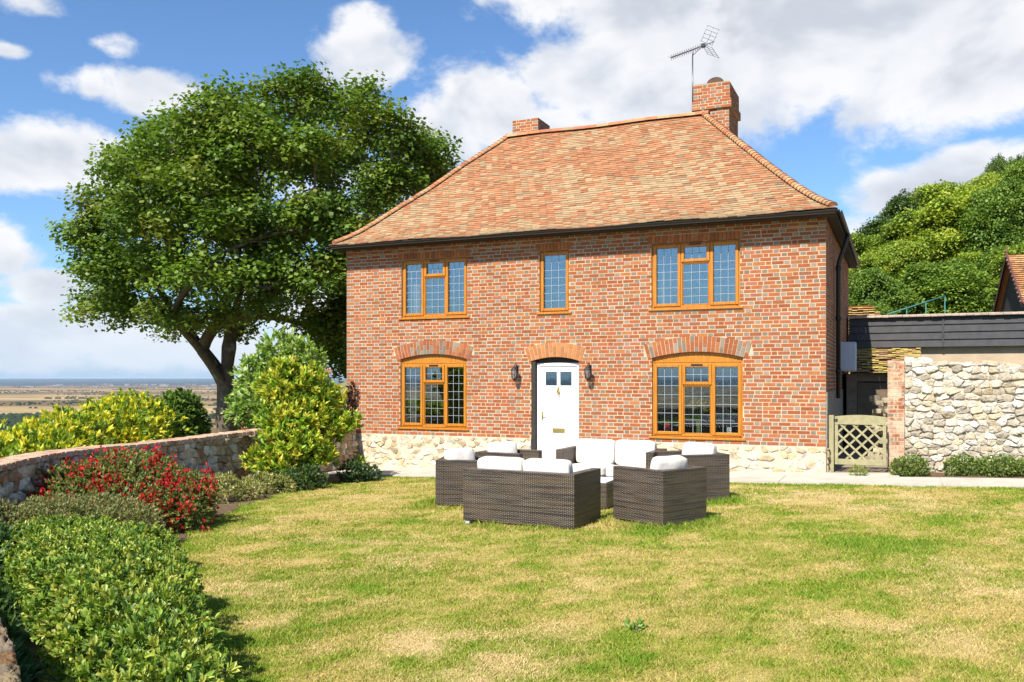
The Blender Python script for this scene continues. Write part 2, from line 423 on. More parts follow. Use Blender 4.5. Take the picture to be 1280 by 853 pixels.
# ------------------------------------------------------------------ terrain
NR, NA = 230, 420
rr = np.concatenate(([0.], np.geomspace(1.5, 62000, NR-1))); aa = np.linspace(0, 2*math.pi, NA, endpoint=False)
RR, AA = np.meshgrid(rr, aa, indexing='ij'); TX = RR*np.sin(AA); TY = RR*np.cos(AA); TZ = height(TX, TY)
i0 = np.arange(NR-1)[:, None]*NA; j = np.arange(NA)[None, :]; j2 = (j+1) % NA
F = np.stack([i0+j, i0+j2, i0+NA+j2, i0+NA+j], -1).reshape(-1, 4)[:, ::-1]
def terrain_mat():
    m = bpy.data.materials.new('terrain'); m.use_nodes = True; t = NT(m.node_tree)
    pos = t.n('ShaderNodeNewGeometry').outputs['Position']
    x, y, z = t.sep(pos)
    near = t.mix(t.ss(t.noise(pos, .35, 6, .6), .35, .65), (.085, .12, .025), (.27, .22, .10))
    near = t.mix(t.ss(t.noise(pos, 6., 4, .6), .3, .7, 0., .4), near, (.06, .085, .02))
    # plain: fields in cells drawn out across the view, ploughed, stubble and pasture
    vor = t.n('ShaderNodeTexVoronoi', distance='CHEBYCHEV'); t.set(vor.inputs['Vector'], t.vm('ADD', t.vm('MULTIPLY', pos, (1/900., 1/430., 0.)), (3.3, 1.7, 0.)))
    vor.inputs['Scale'].default_value = 1.
    rv = t.sep(vor.outputs['Color'])[0]; gv = t.sep(vor.outputs['Color'])[1]
    cr = t.n('ShaderNodeValToRGB'); cr.color_ramp.interpolation = 'CONSTANT'
    for i, (p, c) in enumerate([(0, (.40, .30, .165)), (.22, (.20, .155, .08)), (.36, (.46, .36, .21)), (.52, (.14, .135, .06)), (.62, (.33, .245, .14)), (.74, (.26, .21, .11)), (.88, (.52, .42, .26))]):
        e = cr.color_ramp.elements[i] if i < 2 else cr.color_ramp.elements.new(p)
        e.position = p; e.color = c+(1,)
    t.set(cr.inputs[0], rv)
    f = t.ss(t.noise(pos, .004, 5, .6), .3, .7, .75, 1.25, 'LINEAR')
    field = t.mix(1., cr.outputs[0], t.comb(t.m('MULTIPLY', f, .66), t.m('MULTIPLY', f, .58), t.m('MULTIPLY', f, .44)), 'MULTIPLY')
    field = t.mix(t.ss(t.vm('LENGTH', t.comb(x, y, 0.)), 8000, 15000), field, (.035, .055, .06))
    slope = t.mix(t.ss(t.noise(pos, .03, 6, .6), .35, .65), (.03, .055, .016), (.075, .10, .03))
    c = t.mix(t.ss(z, -84, -60), field, slope)
    c = t.mix(t.ss(z, -12., -3.), c, near)
    p = t.n('ShaderNodeBsdfPrincipled'); t.set(p.inputs['Base Color'], c); p.inputs['Roughness'].default_value = .95
    p.inputs['Specular IOR Level'].default_value = .1
    o = t.n('ShaderNodeOutputMaterial'); t.nt.links.new(p.outputs[0], o.inputs[0]); return m
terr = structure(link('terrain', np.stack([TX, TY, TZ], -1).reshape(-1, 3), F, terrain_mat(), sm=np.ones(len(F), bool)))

# ------------------------------------------------------------------ lawn
SEATS = [(.25, 10.94), (1.51, 13.47), (1.80, 10.73), (2.58, 12.75), (-.65, 12.89), (-.05, 14.05)]
BED = [(-3.35, 18.2), (-3.15, 17.1), (-3.75, 15.4), (-4.15, 13.6), (-4.05, 12.2), (-4.0, 10.9), (-3.78, 9.7), (-3.2, 8.3), (-2.42, 6.6), (-1.83, 5.3), (-1.35, 4.2), (-.8, 3.0), (-.35, 1.6), (-.3, -1)]
bx = np.array([p[0] for p in BED])[::-1]; by = np.array([p[1] for p in BED])[::-1]
def bed_edge(y): return np.interp(y, by, bx)
def lawn_ok(x, y):
    lx, d = to_house(x, y)
    return (x > bed_edge(y)+.06*np.sin(y*5)) & (d < -1.75+.05*np.sin(lx*3.1)+.04*np.sin(lx*7.7))
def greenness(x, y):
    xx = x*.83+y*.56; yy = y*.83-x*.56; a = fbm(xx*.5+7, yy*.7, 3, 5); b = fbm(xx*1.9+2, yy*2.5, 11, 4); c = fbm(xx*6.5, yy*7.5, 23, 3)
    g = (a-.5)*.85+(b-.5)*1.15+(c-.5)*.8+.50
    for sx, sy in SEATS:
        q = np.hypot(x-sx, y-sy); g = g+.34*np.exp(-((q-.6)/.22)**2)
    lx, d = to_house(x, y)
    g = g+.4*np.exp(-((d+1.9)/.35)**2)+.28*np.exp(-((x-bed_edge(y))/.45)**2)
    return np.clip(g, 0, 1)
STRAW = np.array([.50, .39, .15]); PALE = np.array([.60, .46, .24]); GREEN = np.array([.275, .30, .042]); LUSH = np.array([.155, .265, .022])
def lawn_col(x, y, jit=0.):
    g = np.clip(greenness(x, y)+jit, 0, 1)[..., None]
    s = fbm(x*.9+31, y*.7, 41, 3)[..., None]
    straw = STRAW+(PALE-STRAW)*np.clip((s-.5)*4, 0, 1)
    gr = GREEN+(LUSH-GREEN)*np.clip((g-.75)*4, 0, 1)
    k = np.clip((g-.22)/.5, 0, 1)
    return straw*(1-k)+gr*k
gx = np.arange(-5, 14.01, .07); gy = np.arange(-2, 19.01, .07)
GX, GY = np.meshgrid(gx, gy, indexing='ij')
GZ = gz(GX, GY)+.012*(fbm(GX*1.5, GY*1.5, 5, 3)-.5)
nx, ny = GX.shape
q = (np.arange(nx-1)[:, None]*ny+np.arange(ny-1)[None, :]).ravel()
F = np.stack([q, q+ny, q+ny+1, q+1], -1)
ok = lawn_ok(GX, GY).ravel(); F = F[ok[F].all(1)]
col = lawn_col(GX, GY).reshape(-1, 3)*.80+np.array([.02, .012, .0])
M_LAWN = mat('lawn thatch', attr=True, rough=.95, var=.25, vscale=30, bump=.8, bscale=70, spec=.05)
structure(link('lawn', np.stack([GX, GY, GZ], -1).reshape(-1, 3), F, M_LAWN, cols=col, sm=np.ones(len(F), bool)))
# blades of grass
def blades():
    xs = []; ys = []
    for y0, y1, dn in ((1.5, 4.2, 500), (4.2, 5.5, 9500), (5.5, 7, 7500), (7, 9, 5200), (9, 12, 3000), (12, 17.5, 1800)):
        x0 = -.62*y1-1.; x1 = .62*y1+1.2
        n = int((x1-x0)*(y1-y0)*dn)
        xs.append(rng.uniform(x0, x1, n)); ys.append(rng.uniform(y0, y1, n))
    x = np.concatenate(xs); y = np.concatenate(ys)
    k = lawn_ok(x, y) & (x < 13); x = x[k]; y = y[k]
    n = len(x); g = greenness(x, y)
    h = rng.uniform(.008, .021, n)*(0.75+.95*g)*(1+.6*(fbm(x*3, y*3, 77, 3)-.5))
    near = np.zeros(n)
    for sx, sy in SEATS: near = np.maximum(near, np.exp(-((np.hypot(x-sx, y-sy)-.6)/.16)**2))
    h = h*(1+1.9*near)
    wd = .0016+.00042*np.clip(y, 3, 16)
    th = rng.uniform(0, 2*math.pi, n); ln = rng.uniform(.2, 1.5, n)*h
    la = rng.uniform(0, 2*math.pi, n)
    z = gz(x, y)
    b = np.stack([x, y, z], -1)
    s = np.stack([np.cos(th)*wd, np.sin(th)*wd, np.zeros(n)], -1)
    tip = b+np.stack([np.cos(la)*ln, np.sin(la)*ln, h], -1)
    V = np.stack([b-s, b+s, tip], 1).reshape(-1, 3)
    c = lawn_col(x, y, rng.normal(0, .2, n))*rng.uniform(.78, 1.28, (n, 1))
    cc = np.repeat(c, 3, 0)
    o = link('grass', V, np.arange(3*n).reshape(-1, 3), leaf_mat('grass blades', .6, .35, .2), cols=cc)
    stuff(o); o['label'] = 'short sun-bleached lawn grass in green and straw patches'
    return o
blades()

# flower bed soil, path
def sheet(name, pts, m, zoff, res=.25):
    xs = [p[0] for p in pts]; ys = [p[1] for p in pts]
    gx = np.arange(min(xs), max(xs)+res, res); gy = np.arange(min(ys), max(ys)+res, res)
    X, Y = np.meshgrid(gx, gy, indexing='ij'); ins = np.zeros(X.shape, bool); n = len(pts); jj = n-1
    for i in range(n):
        xi, yi = pts[i]; xj, yj = pts[jj]
        c = ((yi > Y) != (yj > Y)) & (X < (xj-xi)*(Y-yi)/((yj-yi) or 1e-9)+xi); ins ^= c; jj = i
    Z = gz(X, Y)+zoff+.05*(fbm(X*2.2, Y*2.2, 9, 4)-.5)
    nx, ny = X.shape; q = (np.arange(nx-1)[:, None]*ny+np.arange(ny-1)[None, :]).ravel()
    F = np.stack([q, q+ny, q+ny+1, q+1], -1); F = F[ins.ravel()[F].any(1)]
    return structure(link(name, np.stack([X, Y, Z], -1).reshape(-1, 3), F, m, sm=np.ones(len(F), bool)))
WALLPATH = [(-3.62, 19.62), (-4.1, 18.4), (-4.85, 17.1), (-5.5, 15.6), (-5.92, 13.6), (-6.08, 11.6), (-5.95, 9.6), (-5.4, 7.6), (-4.45, 5.9), (-3.42, 4.9), (-2.47, 3.86), (-1.77, 2.79), (-1.33, 1.65), (-1.15, 0.2), (-1.4, -2.5), (-1.2, -4.6), (.5, -6.6), (4, -7.6), (9, -7.9), (16, -7.5)]
sheet('flower_bed', BED+[(-1.3, -1)]+WALLPATH[13::-1], M_SOIL, .0, .12)
pts = [hw(1.0, -.72), hw(8, -.72), hw(8, .5), hw(1.0, .5)]
sheet('border_soil', pts, M_SOIL, .0, .12)
mb = MB()
lxs = np.arange(-10.2, 9.5, 2.4)
for i in range(len(lxs)-1):
    a, b = lxs[i]+.002, lxs[i+1]-.002
    for d0, d1 in ((-1.72+.02*rnd.random(), -.72),):
        q = [hw(a, d0), hw(b, d0), hw(b, d1), hw(a, d1)]
        zz = [gz(*p)+.035+rnd.uniform(-.004, .004) for p in q]
        top = [(p[0], p[1], z) for p, z in zip(q, zz)]; bot = [(p[0], p[1], z-.12) for p, z in zip(q, zz)]
        mb.quad(top)
        for k in range(4): mb.quad([bot[k], bot[(k+1) % 4], top[(k+1) % 4], top[k]])
    if b < 2.2:
        b = min(b, 1.2)
        q = [hw(a, -.715), hw(b, -.715), hw(b, .0), hw(a, .0)]
        mb.quad([(p[0], p[1], gz(*p)+.02) for p in q])
structure(mb.build('path', M_CONC))
mb = MB()
q = [hw(.02, -.2), hw(1.2, -.2), hw(1.6, 6.), hw(.02, 6.)]
mb.quad([(p[0], p[1], gz(*p)+.012) for p in q])
structure(mb.build('passage_floor', mat('dirt floor', (.25, .2, .14), .95, var=.3, vscale=5, bump=.5)))

# ------------------------------------------------------------------ masonry helpers
def brickcol(header):
    k = rnd.random()
    if header and k < .80:
        c = np.array([.21, .165, .125])*rnd.uniform(.75, 1.25)
    elif k < .07:
        c = np.array([.27, .10, .06])*rnd.uniform(.85, 1.25)
    elif k < .26:
        c = np.array([.33, .126, .048])*rnd.uniform(.85, 1.1)
    elif k < .36:
        c = np.array([.30, .10, .05])*rnd.uniform(.88, 1.1)
    else:
        c = np.array([.285, .088, .034])*rnd.uniform(.82, 1.14)
    return tuple(c)
def bricks(mb, f, width, z0, z1, holes=(), course=.0715, joint=.0152, out=.0035, start=None):
    """Flemish bond courses as real bricks. f(a, o, z) maps along/outward/height into the part's space"""
    n = int(round((z1-z0)/course)); ch = (z1-z0)/n
    for r in range(n):
        zz0 = z0+r*ch+joint/2; zz1 = z0+(r+1)*ch-joint/2
        a = 0.; spans = []
        k = r % 2
        # closers at both corners
        a = 0.
        seq = [.112, .062] if k else [.225]
        hdr = [True, True] if k else [False]
        while a < width-1e-4:
            if seq: L = seq.pop(0); h = hdr.pop(0)
            else:
                h = not h; L = .107 if h else .222
            L *= rnd.uniform(.96, 1.04)
            b = min(a+L, width)
            if width-b < .05: b = width
            spans.append((a, b-joint if b < width-1e-6 else b, h)); a = b
        zm = (zz0+zz1)/2
        cut = [(h0, h1) for h0, h1, y0, y1 in holes if y0 < zm < y1]
        for a, b, h in spans:
            parts = [(a, b)]
            for h0, h1 in cut:
                np_ = []
                for p0, p1 in parts:
                    if p1 <= h0 or p0 >= h1: np_.append((p0, p1)); continue
                    if p0 < h0: np_.append((p0, h0))
                    if p1 > h1: np_.append((h1, p1))
                parts = np_
            for p0, p1 in parts:
                if p1-p0 < .02: continue
                o = out+rnd.uniform(-.0015, .002); j = [rnd.uniform(-.0025, .0025) for _ in range(4)]
                fr = [(p0+j[0], o, zz0+j[1]), (p1+j[2], o, zz0+j[1]), (p1+j[2], o, zz1+j[3]), (p0+j[0], o, zz1+j[3])]
                bk = [(p[0], -.004, p[2]) for p in fr]
                c = brickcol(h)
                mb.quad([f(*p) for p in fr], c)
                for q in range(4): mb.quad([f(*bk[q]), f(*bk[(q+1) % 4]), f(*fr[(q+1) % 4]), f(*fr[q])], c)
def slab(mb, f, width, z0, z1, holes, thick):
    """wall backing: boxes around the openings"""
    us = sorted({0., width, *[h[0] for h in holes], *[h[1] for h in holes]}); zs = sorted({z0, z1, *[min(max(h[2], z0), z1) for h in holes], *[min(max(h[3], z0), z1) for h in holes]})
    def hole(u, z): return any(h[0] < u < h[1] and h[2] < z < h[3] for h in holes)
    for i in range(len(us)-1):
        for k in range(len(zs)-1):
            u0, u1, a, b = us[i], us[i+1], zs[k], zs[k+1]
            if hole((u0+u1)/2, (a+b)/2): continue
            P8 = [f(u0, 0, a), f(u1, 0, a), f(u1, 0, b), f(u0, 0, b), f(u0, -thick, a), f(u1, -thick, a), f(u1, -thick, b), f(u0, -thick, b)]
            mb.quad(P8[:4]); mb.quad(P8[4:][::-1])
            um, zm = (u0+u1)/2, (a+b)/2
            if i == 0 or hole((us[i-1]+us[i])/2, zm): mb.quad([P8[4], P8[0], P8[3], P8[7]])
            if i == len(us)-2 or hole((us[i+1]+us[min(i+2, len(us)-1)])/2, zm): mb.quad([P8[1], P8[5], P8[6], P8[2]])
            if k == len(zs)-2 or hole(um, (zs[k+1]+zs[min(k+2, len(zs)-1)])/2): mb.quad([P8[3], P8[2], P8[6], P8[7]])
            if k == 0 or hole(um, (zs[k-1]+zs[k])/2): mb.quad([P8[4], P8[5], P8[1], P8[0]])
def clip(poly, nx, ny, c):
    out = []
    for i in range(len(poly)):
        a = poly[i]; b = poly[(i+1) % len(poly)]
        da = a[0]*nx+a[1]*ny-c; db = b[0]*nx+b[1]*ny-c
        if da <= 0: out.append(a)
        if (da < 0 < db) or (db < 0 < da):
            k = da/(da-db); out.append((a[0]+(b[0]-a[0])*k, a[1]+(b[1]-a[1])*k))
    return out
def rubble(mb, f, u0, u1, zlo, zhi, size=.22, aspect=1.5, bulge=.04, cols=None, gap=.10, rnds=.5, rough=1.):
    """rough stones: jittered cells, each a raised rounded stone of its own colour. f(u, o, z)"""
    cols = cols or [(.50, .42, .30), (.42, .35, .25), (.56, .49, .38), (.36, .31, .24), (.48, .37, .22), (.60, .55, .46)]
    sx = size*aspect; pts = []; z0 = min(zlo(u0), zlo(u1)); z1 = max(zhi(u0+(u1-u0)*k/10) for k in range(11))
    r = 0; z = z0-size
    while z < z1+size:
        rowh = size*rnd.uniform(.5, 1.45); u = u0-sx*rnd.uniform(.3, 1.3)
        while u < u1+sx:
            L = sx*rnd.choice([.55, .8, 1., 1.25, 1.5]); pts.append((u+L/2+rnd.uniform(-.1, .1)*sx, z+rowh*(.5+rnd.uniform(-.28, .28)))); u += L
        z += rowh
    for i, (px, py) in enumerate(pts):
        if px < u0-sx*.6 or px > u1+sx*.6: continue
        a, b = max(px-sx*1.3, u0), min(px+sx*1.3, u1)
        if b-a < .02: continue
        pxc = min(max(px, u0), u1)
        lo, hi = zlo(pxc), zhi(pxc)
        poly = [(a, lo), (b, lo), (b, min(hi, zhi(b))), (a, min(hi, zhi(a)))]
        for qx, qy in pts:
            ddx, ddy = qx-px, qy-py
            if (qx == px and qy == py) or abs(ddx) > sx*2.4 or abs(ddy) > size*3: continue
            wx, wy = ddx/aspect**2, ddy
            poly = clip(poly, wx, wy, wx*(px+qx)/2+wy*(py+qy)/2)
            if len(poly) < 3: break
        if len(poly) < 3: continue
        ar = abs(sum(poly[k][0]*poly[(k+1) % len(poly)][1]-poly[(k+1) % len(poly)][0]*poly[k][1] for k in range(len(poly))))/2
        if ar < .0015: continue
        cx = sum(p[0] for p in poly)/len(poly); cy = sum(p[1] for p in poly)/len(poly)
        # subdivide and roughen outline
        ring = []
        for k in range(len(poly)):
            p, q = poly[k], poly[(k+1) % len(poly)]
            for tt in (0, .33, .67): ring.append((p[0]+(q[0]-p[0])*tt, p[1]+(q[1]-p[1])*tt))
        # round the corners off
        m = len(ring)
        ring = [tuple(ring[k][q]*(1-rnds)+rnds*(ring[k-1][q]+2*ring[k][q]+ring[(k+1) % m][q])/4+rnd.uniform(-.07, .07)*size*rough for q in (0, 1)) for k in range(m)]
        bz = bulge*rnd.choice([.3, .6, .9, 1.2, 1.6])*rnd.uniform(.8, 1.2); tl = (rnd.uniform(-.22, .22)*rough, rnd.uniform(-.30, .16)*rough)
        c = np.array(rnd.choice(cols))*rnd.uniform(.75, 1.2)
        vs = []; fs = []
        for sh, o in ((1-gap*.3, -.012), (1-gap, bz*.72), (.66, bz), (.3, bz*1.02)):
            for (x, y) in ring:
                jx = 1+rnd.uniform(-.05, .05)
                X = cx+(x-cx)*sh*jx; Y = cy+(y-cy)*sh*jx
                vs.append(f(X, o+(tl[0]*(X-cx)+tl[1]*(Y-cy))*(o > 0)+(rnd.uniform(-.011, .011)*rough*min(1, bulge/.03) if o > 0 else 0), Y))
        vs.append(f(cx, bz*1.03, cy))
        for L in range(3):
            for k in range(m): fs.append((L*m+k, L*m+(k+1) % m, (L+1)*m+(k+1) % m, (L+1)*m+k))
        for k in range(m): fs.append((3*m+k, 3*m+(k+1) % m, 4*m))
        mb.mesh(vs, fs, tuple(c), 0, True)

# ------------------------------------------------------------------ the house
HROT = math.atan2(EX[1], EX[0])
LW, DP = 10.18, 7.6
house = thing('brick_house', 'two storey red brick house with hipped clay tile roof and orange brown windows', 'house', (HX, HY, 0), HROT)
ff = lambda a, o, z: (-LW+a, -o, z)                 # front: a from the left corner
fr_ = lambda a, o, z: (o, a, z)                     # right side: a from the front corner back
fl = lambda a, o, z: (-LW-o, DP-a, z)               # left side
fb = lambda a, o, z: (-a, DP+o, z)                  # back
U = lambda u: LW-u                                  # measured leftwards from the right corner
# openings (a0, a1, z0, z1)
OP = {'LL': (U(8.79), U(7.16), .77, 2.40), 'UL': (U(8.76), U(7.15), 3.15, 4.42), 'UM': (U(5.51), U(4.87), 3.17, 4.43),
      'UR': (U(3.18), U(1.50), 3.17, 4.44), 'LR': (U(3.17), U(1.45), .72, 2.38), 'DR': (U(5.69), U(4.66), -.3, 2.28)}
holes = [OP[k] for k in OP]
def arch_geo(o, rise, zs):
    a0, a1 = o[0], o[1]; half = (a1-a0)/2; r = (half*half+rise*rise)/(2*rise); c = (a0+a1)/2
    return c, zs+rise-r, r, math.asin(half/r)
ARCH = {'LL': (.11, 2.26), 'LR': (.11, 2.24), 'DR': (.08, 2.20)}
EXT = .29
bholes = list(holes)
arches = []
for k, (rise, zs) in ARCH.items():
    ab = MB(); am = MB(); arches.append((am, ab))
    o = OP[k]; c, zc, r, th = arch_geo(o, rise, zs)
    big = th*1.10; n = int(2*big*(r+.15)/.079); 
    for i in range(n):
        t0 = -big+2*big*i/n; t1 = -big+2*big*(i+1)/n; g = .0055/r
        for l0, l1 in (((0, EXT*.66), (EXT*.66+.012, EXT)) if i % 2 else ((0, EXT*.31), (EXT*.31+.012, EXT))):
            col = brickcol(rnd.random() < .28) if k != 'DR' else tuple(np.array([.42, .17, .062])*rnd.uniform(.78, 1.12))
            q = [(c+math.sin(tt)*(r+l), zc+math.cos(tt)*(r+l)) for tt, l in ((t0+g, l0), (t1-g, l0), (t1-g, l1), (t0+g, l1))]
            F4 = [ff(p[0], .012, p[1]) for p in q]; B4 = [ff(p[0], -.10, p[1]) for p in q]
            ab.quad(F4, col)
            for s_ in range(4): ab.quad([B4[s_], B4[(s_+1) % 4], F4[(s_+1) % 4], F4[s_]], col)
    N = 24
    for i in range(N):
        t0 = -big+2*big*i/N; t1 = -big+2*big*(i+1)/N
        q = [(c+math.sin(tt)*(r+l), zc+math.cos(tt)*(r+l)) for tt, l in ((t0, .002), (t1, .002), (t1, EXT), (t0, EXT))]
        F4 = [ff(p[0], .004, p[1]) for p in q]; B4 = [ff(p[0], -.28, p[1]) for p in q]
        am.quad(F4)
        for s_ in range(4): am.quad([B4[s_], B4[(s_+1) % 4], F4[(s_+1) % 4], F4[s_]])
    # brick courses stop at the arch: stepped strips following the extrados
    M_ = 18
    for i in range(M_):
        x0 = c-math.sin(big)*(r+EXT)+2*math.sin(big)*(r+EXT)*i/M_; x1 = x0+2*math.sin(big)*(r+EXT)/M_
        xm = (x0+x1)/2-c; top = zc+math.sqrt(max((r+EXT)**2-xm**2, 0)); bot = max(zs, zc+abs(xm)/math.tan(big))
        bholes.append((x0, x1, bot, top))
ZP, ZT = .62, 4.78
wf = MB(); slab(wf, ff, LW, -.4, ZT, holes, .30)
slab(wf, lambda a, o, z: fr_(a+.3005, o, z), DP-.601, -.4, ZT, [], .30); slab(wf, lambda a, o, z: fl(a+.3005, o, z), DP-.601, -.4, ZT, [], .30); slab(wf, fb, LW, -.4, ZT, [], .30)
wall = wf.build('wall', M_MORTAR, house)
bf = MB(); bricks(bf, ff, LW, ZP, ZT, bholes); bf.build('brickwork', M_BRICK, wall)
b2 = MB(); bricks(b2, fr_, DP, 1.6, ZT); bricks(b2, fl, DP, .4, ZT); bricks(b2, fb, LW, .4, ZT)
b2.build('brickwork', M_BRICK, wall)
for am, ab in arches: am.build('arch_backing', M_MORTAR, wall); ab.build('brick_arch', M_BRICK, wall)
# projecting brick band under the eaves
bd = MB(); bricks(bd, lambda a, o, z: ff(a, o+.028, z), LW, 4.585, 4.73, out=.006); bd.box((-LW+.002, -.028, 4.585), (-.002, .01, 4.73), mi=1)
bd.build('brick_band', [M_BRICK, M_MORTAR], house)
# grey render at the foot of the side wall
rm = MB(); rm.box((.003, .02, -.4), (.022, DP-.02, 1.6)); rm.build('side_render', M_GREYREN, house)
# stone plinth
SC = [(.52, .43, .29), (.57, .50, .37), (.46, .36, .22), (.54, .48, .39), (.42, .33, .22)]
for a0, a1 in ((.0, OP['DR'][0]-.0), (OP['DR'][1], LW)):
    pl = MB(); pm = MB()
    rubble(pl, lambda u, o, z: ff(u, o+.02, z), a0, a1, lambda u: -.3, lambda u: ZP-.0+.01*math.sin(u*9), .115, 1.6, .008, SC, gap=.05, rnds=.25, rough=.9)
    pm.box((-LW+a0, -.024, -.4), (-LW+a1, .0, ZP))
    pp = pm.build('plinth', mat('plinth mortar', (.52, .44, .32), .95, var=.2, vscale=6, bump=.6, bscale=30, spec=.1), house); pl.build('plinth_stones', M_STONE, pp)
pl = MB(); rubble(pl, lambda u, o, z: (o+.03, u, z), 0, .5, lambda u: -.3, lambda u: .6, .17, 1.5, .02, SC)
pl.build('corner_stones', M_STONE, house)
# rooms behind the glass
rm = MB()
rm.box((-LW+.31, .9+2.2, .0), (-.31, .95+2.2, 2.5)); rm.box((-LW+.31, .9+2.2, 2.62), (-.31, .95+2.2, 4.7))
rm.box((-LW+.31, .31, 2.52), (-.31, DP-.31, 2.6)); rm.box((-LW+.31, .31, -.1), (-.31, DP-.31, .02)); rm.box((-LW+.31, .31, 4.6), (-.31, DP-.31, 4.66))
for x in (-6.6, -3.9): rm.box((x, .31, .02), (x+.1, 3.1, 2.52)); rm.box((x, .31, 2.6), (x+.1, 3.1, 4.6))
rm.build('room_partition', M_PLASTER, house)
# ---- windows
def rect_frame(mb, x0, x1, z0, z1, wdt, y0, y1, bev=.008):
    mb.bbox((x0, y0, z0), (x0+wdt, y1, z1), bev); mb.bbox((x1-wdt, y0, z0), (x1, y1, z1), bev)
    mb.bbox((x0+wdt+.0005, y0+.001, z0), (x1-wdt-.0005, y1-.001, z0+wdt), bev); mb.bbox((x0+wdt+.0005, y0+.001, z1-wdt), (x1-wdt-.0005, y1-.001, z1), bev)
def pane(parent, x0, x1, z0, z1, y, nc, nr):
    p = MB(); p.box((x0, y, z0), (x1, y+.018, z1), mi=0)
    lw = .0032
    for i in range(1, nc):
        x = x0+(x1-x0)*i/nc; p.box((x-lw, y-.004, z0), (x+lw, y-.0005, z1), mi=1)
    for i in range(1, nr):
        z = z0+(z1-z0)*i/nr; p.box((x0, y-.0042, z-lw), (x1, y-.0007, z+lw), mi=1)
    p.build('pane', [M_GLASS, M_LEAD], parent)
def window(key, head, label):
    a0, a1, z0, z1 = OP[key]; x0, x1 = -LW+a0+.004, -LW+a1-.004; zt = ARCH[key][1]-.09 if head else z1-.004
    Y0 = .045; wm = MB()
    rect_frame(wm, x0, x1, z0+.02, zt, .05, Y0, Y0+.07)
    W = x1-x0
    if W > 1.:
        m1 = x0+W*.335; m2 = x0+W*.665
        for m in (m1, m2): wm.bbox((m-.022, Y0+.002, z0+.071), (m+.022, Y0+.068, zt-.051), .006)
        zt2 = z0+(zt-z0)*.70
        wm.bbox((m1+.0225, Y0+.002, zt2-.02), (m2-.0225, Y0+.068, zt2+.02), .006)
    wo_ = wm.build('window', M_WOOD, house); wo_['label'] = label
    if head:
        rise, zs = ARCH[key]; c, zc, r, th = arch_geo(OP[key], rise, zs)
        hp = MB(); N = 20; xs = [x0+(x1-x0)*i/N for i in range(N+1)]
        top = [zc+math.sqrt(r*r-(x+LW-c)**2)-.004 for x in xs]
        for i in range(N):
            hp.quad([(xs[i], Y0+.012, zt+.001), (xs[i+1], Y0+.012, zt+.001), (xs[i+1], Y0+.012, top[i+1]), (xs[i], Y0+.012, top[i])], uv=None)
            hp.quad([(xs[i], Y0+.012, top[i]), (xs[i+1], Y0+.012, top[i+1]), (xs[i+1], Y0+.06, top[i+1]), (xs[i], Y0+.06, top[i])])
        hp.box((x0, Y0-.004, zt+.0015), (x1, Y0+.011, zt+.022))
        hp.build('head_panel', M_WOOD, wo_)
    sb = MB(); sb.bbox((x0-.06, -.035, z0-.026), (x1+.06, Y0+.05, z0+.016), .006); sb.build('sill', M_WOOD, wo_)
    def sash(xa, xb, za, zb, nc, nr, opening=True):
        s = MB(); fw = .058 if opening else .02
        rect_frame(s, xa, xb, za, zb, fw, Y0-.018 if opening else Y0+.012, Y0+.05, .008)
        s.build('casement' if opening else 'glazing_bead', M_WOOD, wo_)
        pane(wo_, xa+fw, xb-fw, za+fw, zb-fw, Y0+.022, nc, nr)
    zb, ztt = z0+.052, zt-.032
    if W > 1.:
        sash(x0+.032, m1-.006, zb, ztt, 3, 7); sash(m2+.006, x1-.032, zb, ztt, 3, 7)
        sash(m1+.006, m2-.006, zt2+.004, ztt, 3, 2); sash(m1+.022, m2-.022, z0+.07, zt2-.018, 3, 5, False)
        hd = MB(); xm = (m1+m2)/2; zh = ztt-.012
        hd.bbox((xm-.11, Y0-.036, zh-.012), (xm+.11, Y0-.019, zh+.012), .004); hd.build('handle', M_BLACK, wo_)
    else:
        sash(x0+.02, x1-.02, zb-.01, ztt+.01, 3, 7)
    return wo_
window('UL', 0, 'upper window furthest left, three lights'); window('UM', 0, 'narrow single upper window over the door')
window('UR', 0, 'upper window at the right, three lights reflecting sky'); window('LL', 1, 'ground floor window left of the door with arched head panel')
window('LR', 1, 'ground floor window right of the door with arched head panel')
for key, xs in (('UL', (.03, .30)), ('LL', (.03, .26)), ('UR', (.03, .2))):
    a0, a1, z0, z1 = OP[key]; cm = MB(); n = 24; x0 = -LW+a0+xs[0]; wv = xs[1]-xs[0]
    P = [(x0+wv*i/n, .30+.03*math.sin(i*1.5), .0) for i in range(n+1)]
    for i in range(n): cm.quad([(P[i][0], P[i][1], z0+.02), (P[i+1][0], P[i+1][1], z0+.02), (P[i+1][0], P[i+1][1], z1-.02), (P[i][0], P[i][1], z1-.02)], smooth=True)
    cm.build('curtain', mat('pale curtain', (.45, .42, .38), .9, var=.08), house)
# header of soldier bricks over the upper windows, orange
for k in ('UL', 'UM', 'UR'):
    sh = MB()
    a0, a1 = OP[k][0]-.06, OP[k][1]+.06; z = OP[k][3]
    n = int((a1-a0)/.075)
    for i in range(n):
        c = tuple(np.array([.37, .135, .05])*rnd.uniform(.7, 1.15)); x0 = -LW+a0+(a1-a0)*i/n
        sh.box((x0, -.014, z+.004), (x0+(a1-a0)/n-.01, .0, z+.145), c, skip='b')
    sh.build('soldier_course', M_BRICK, house)
# inner sill for the things in the window
si = MB(); a0, a1, z0, z1 = OP['LR']; si.box((-LW+a0+.01, .125, z0-.03), (-LW+a1-.01, .42, z0+.055)); si.build('inner_sill', M_WHITE, house)
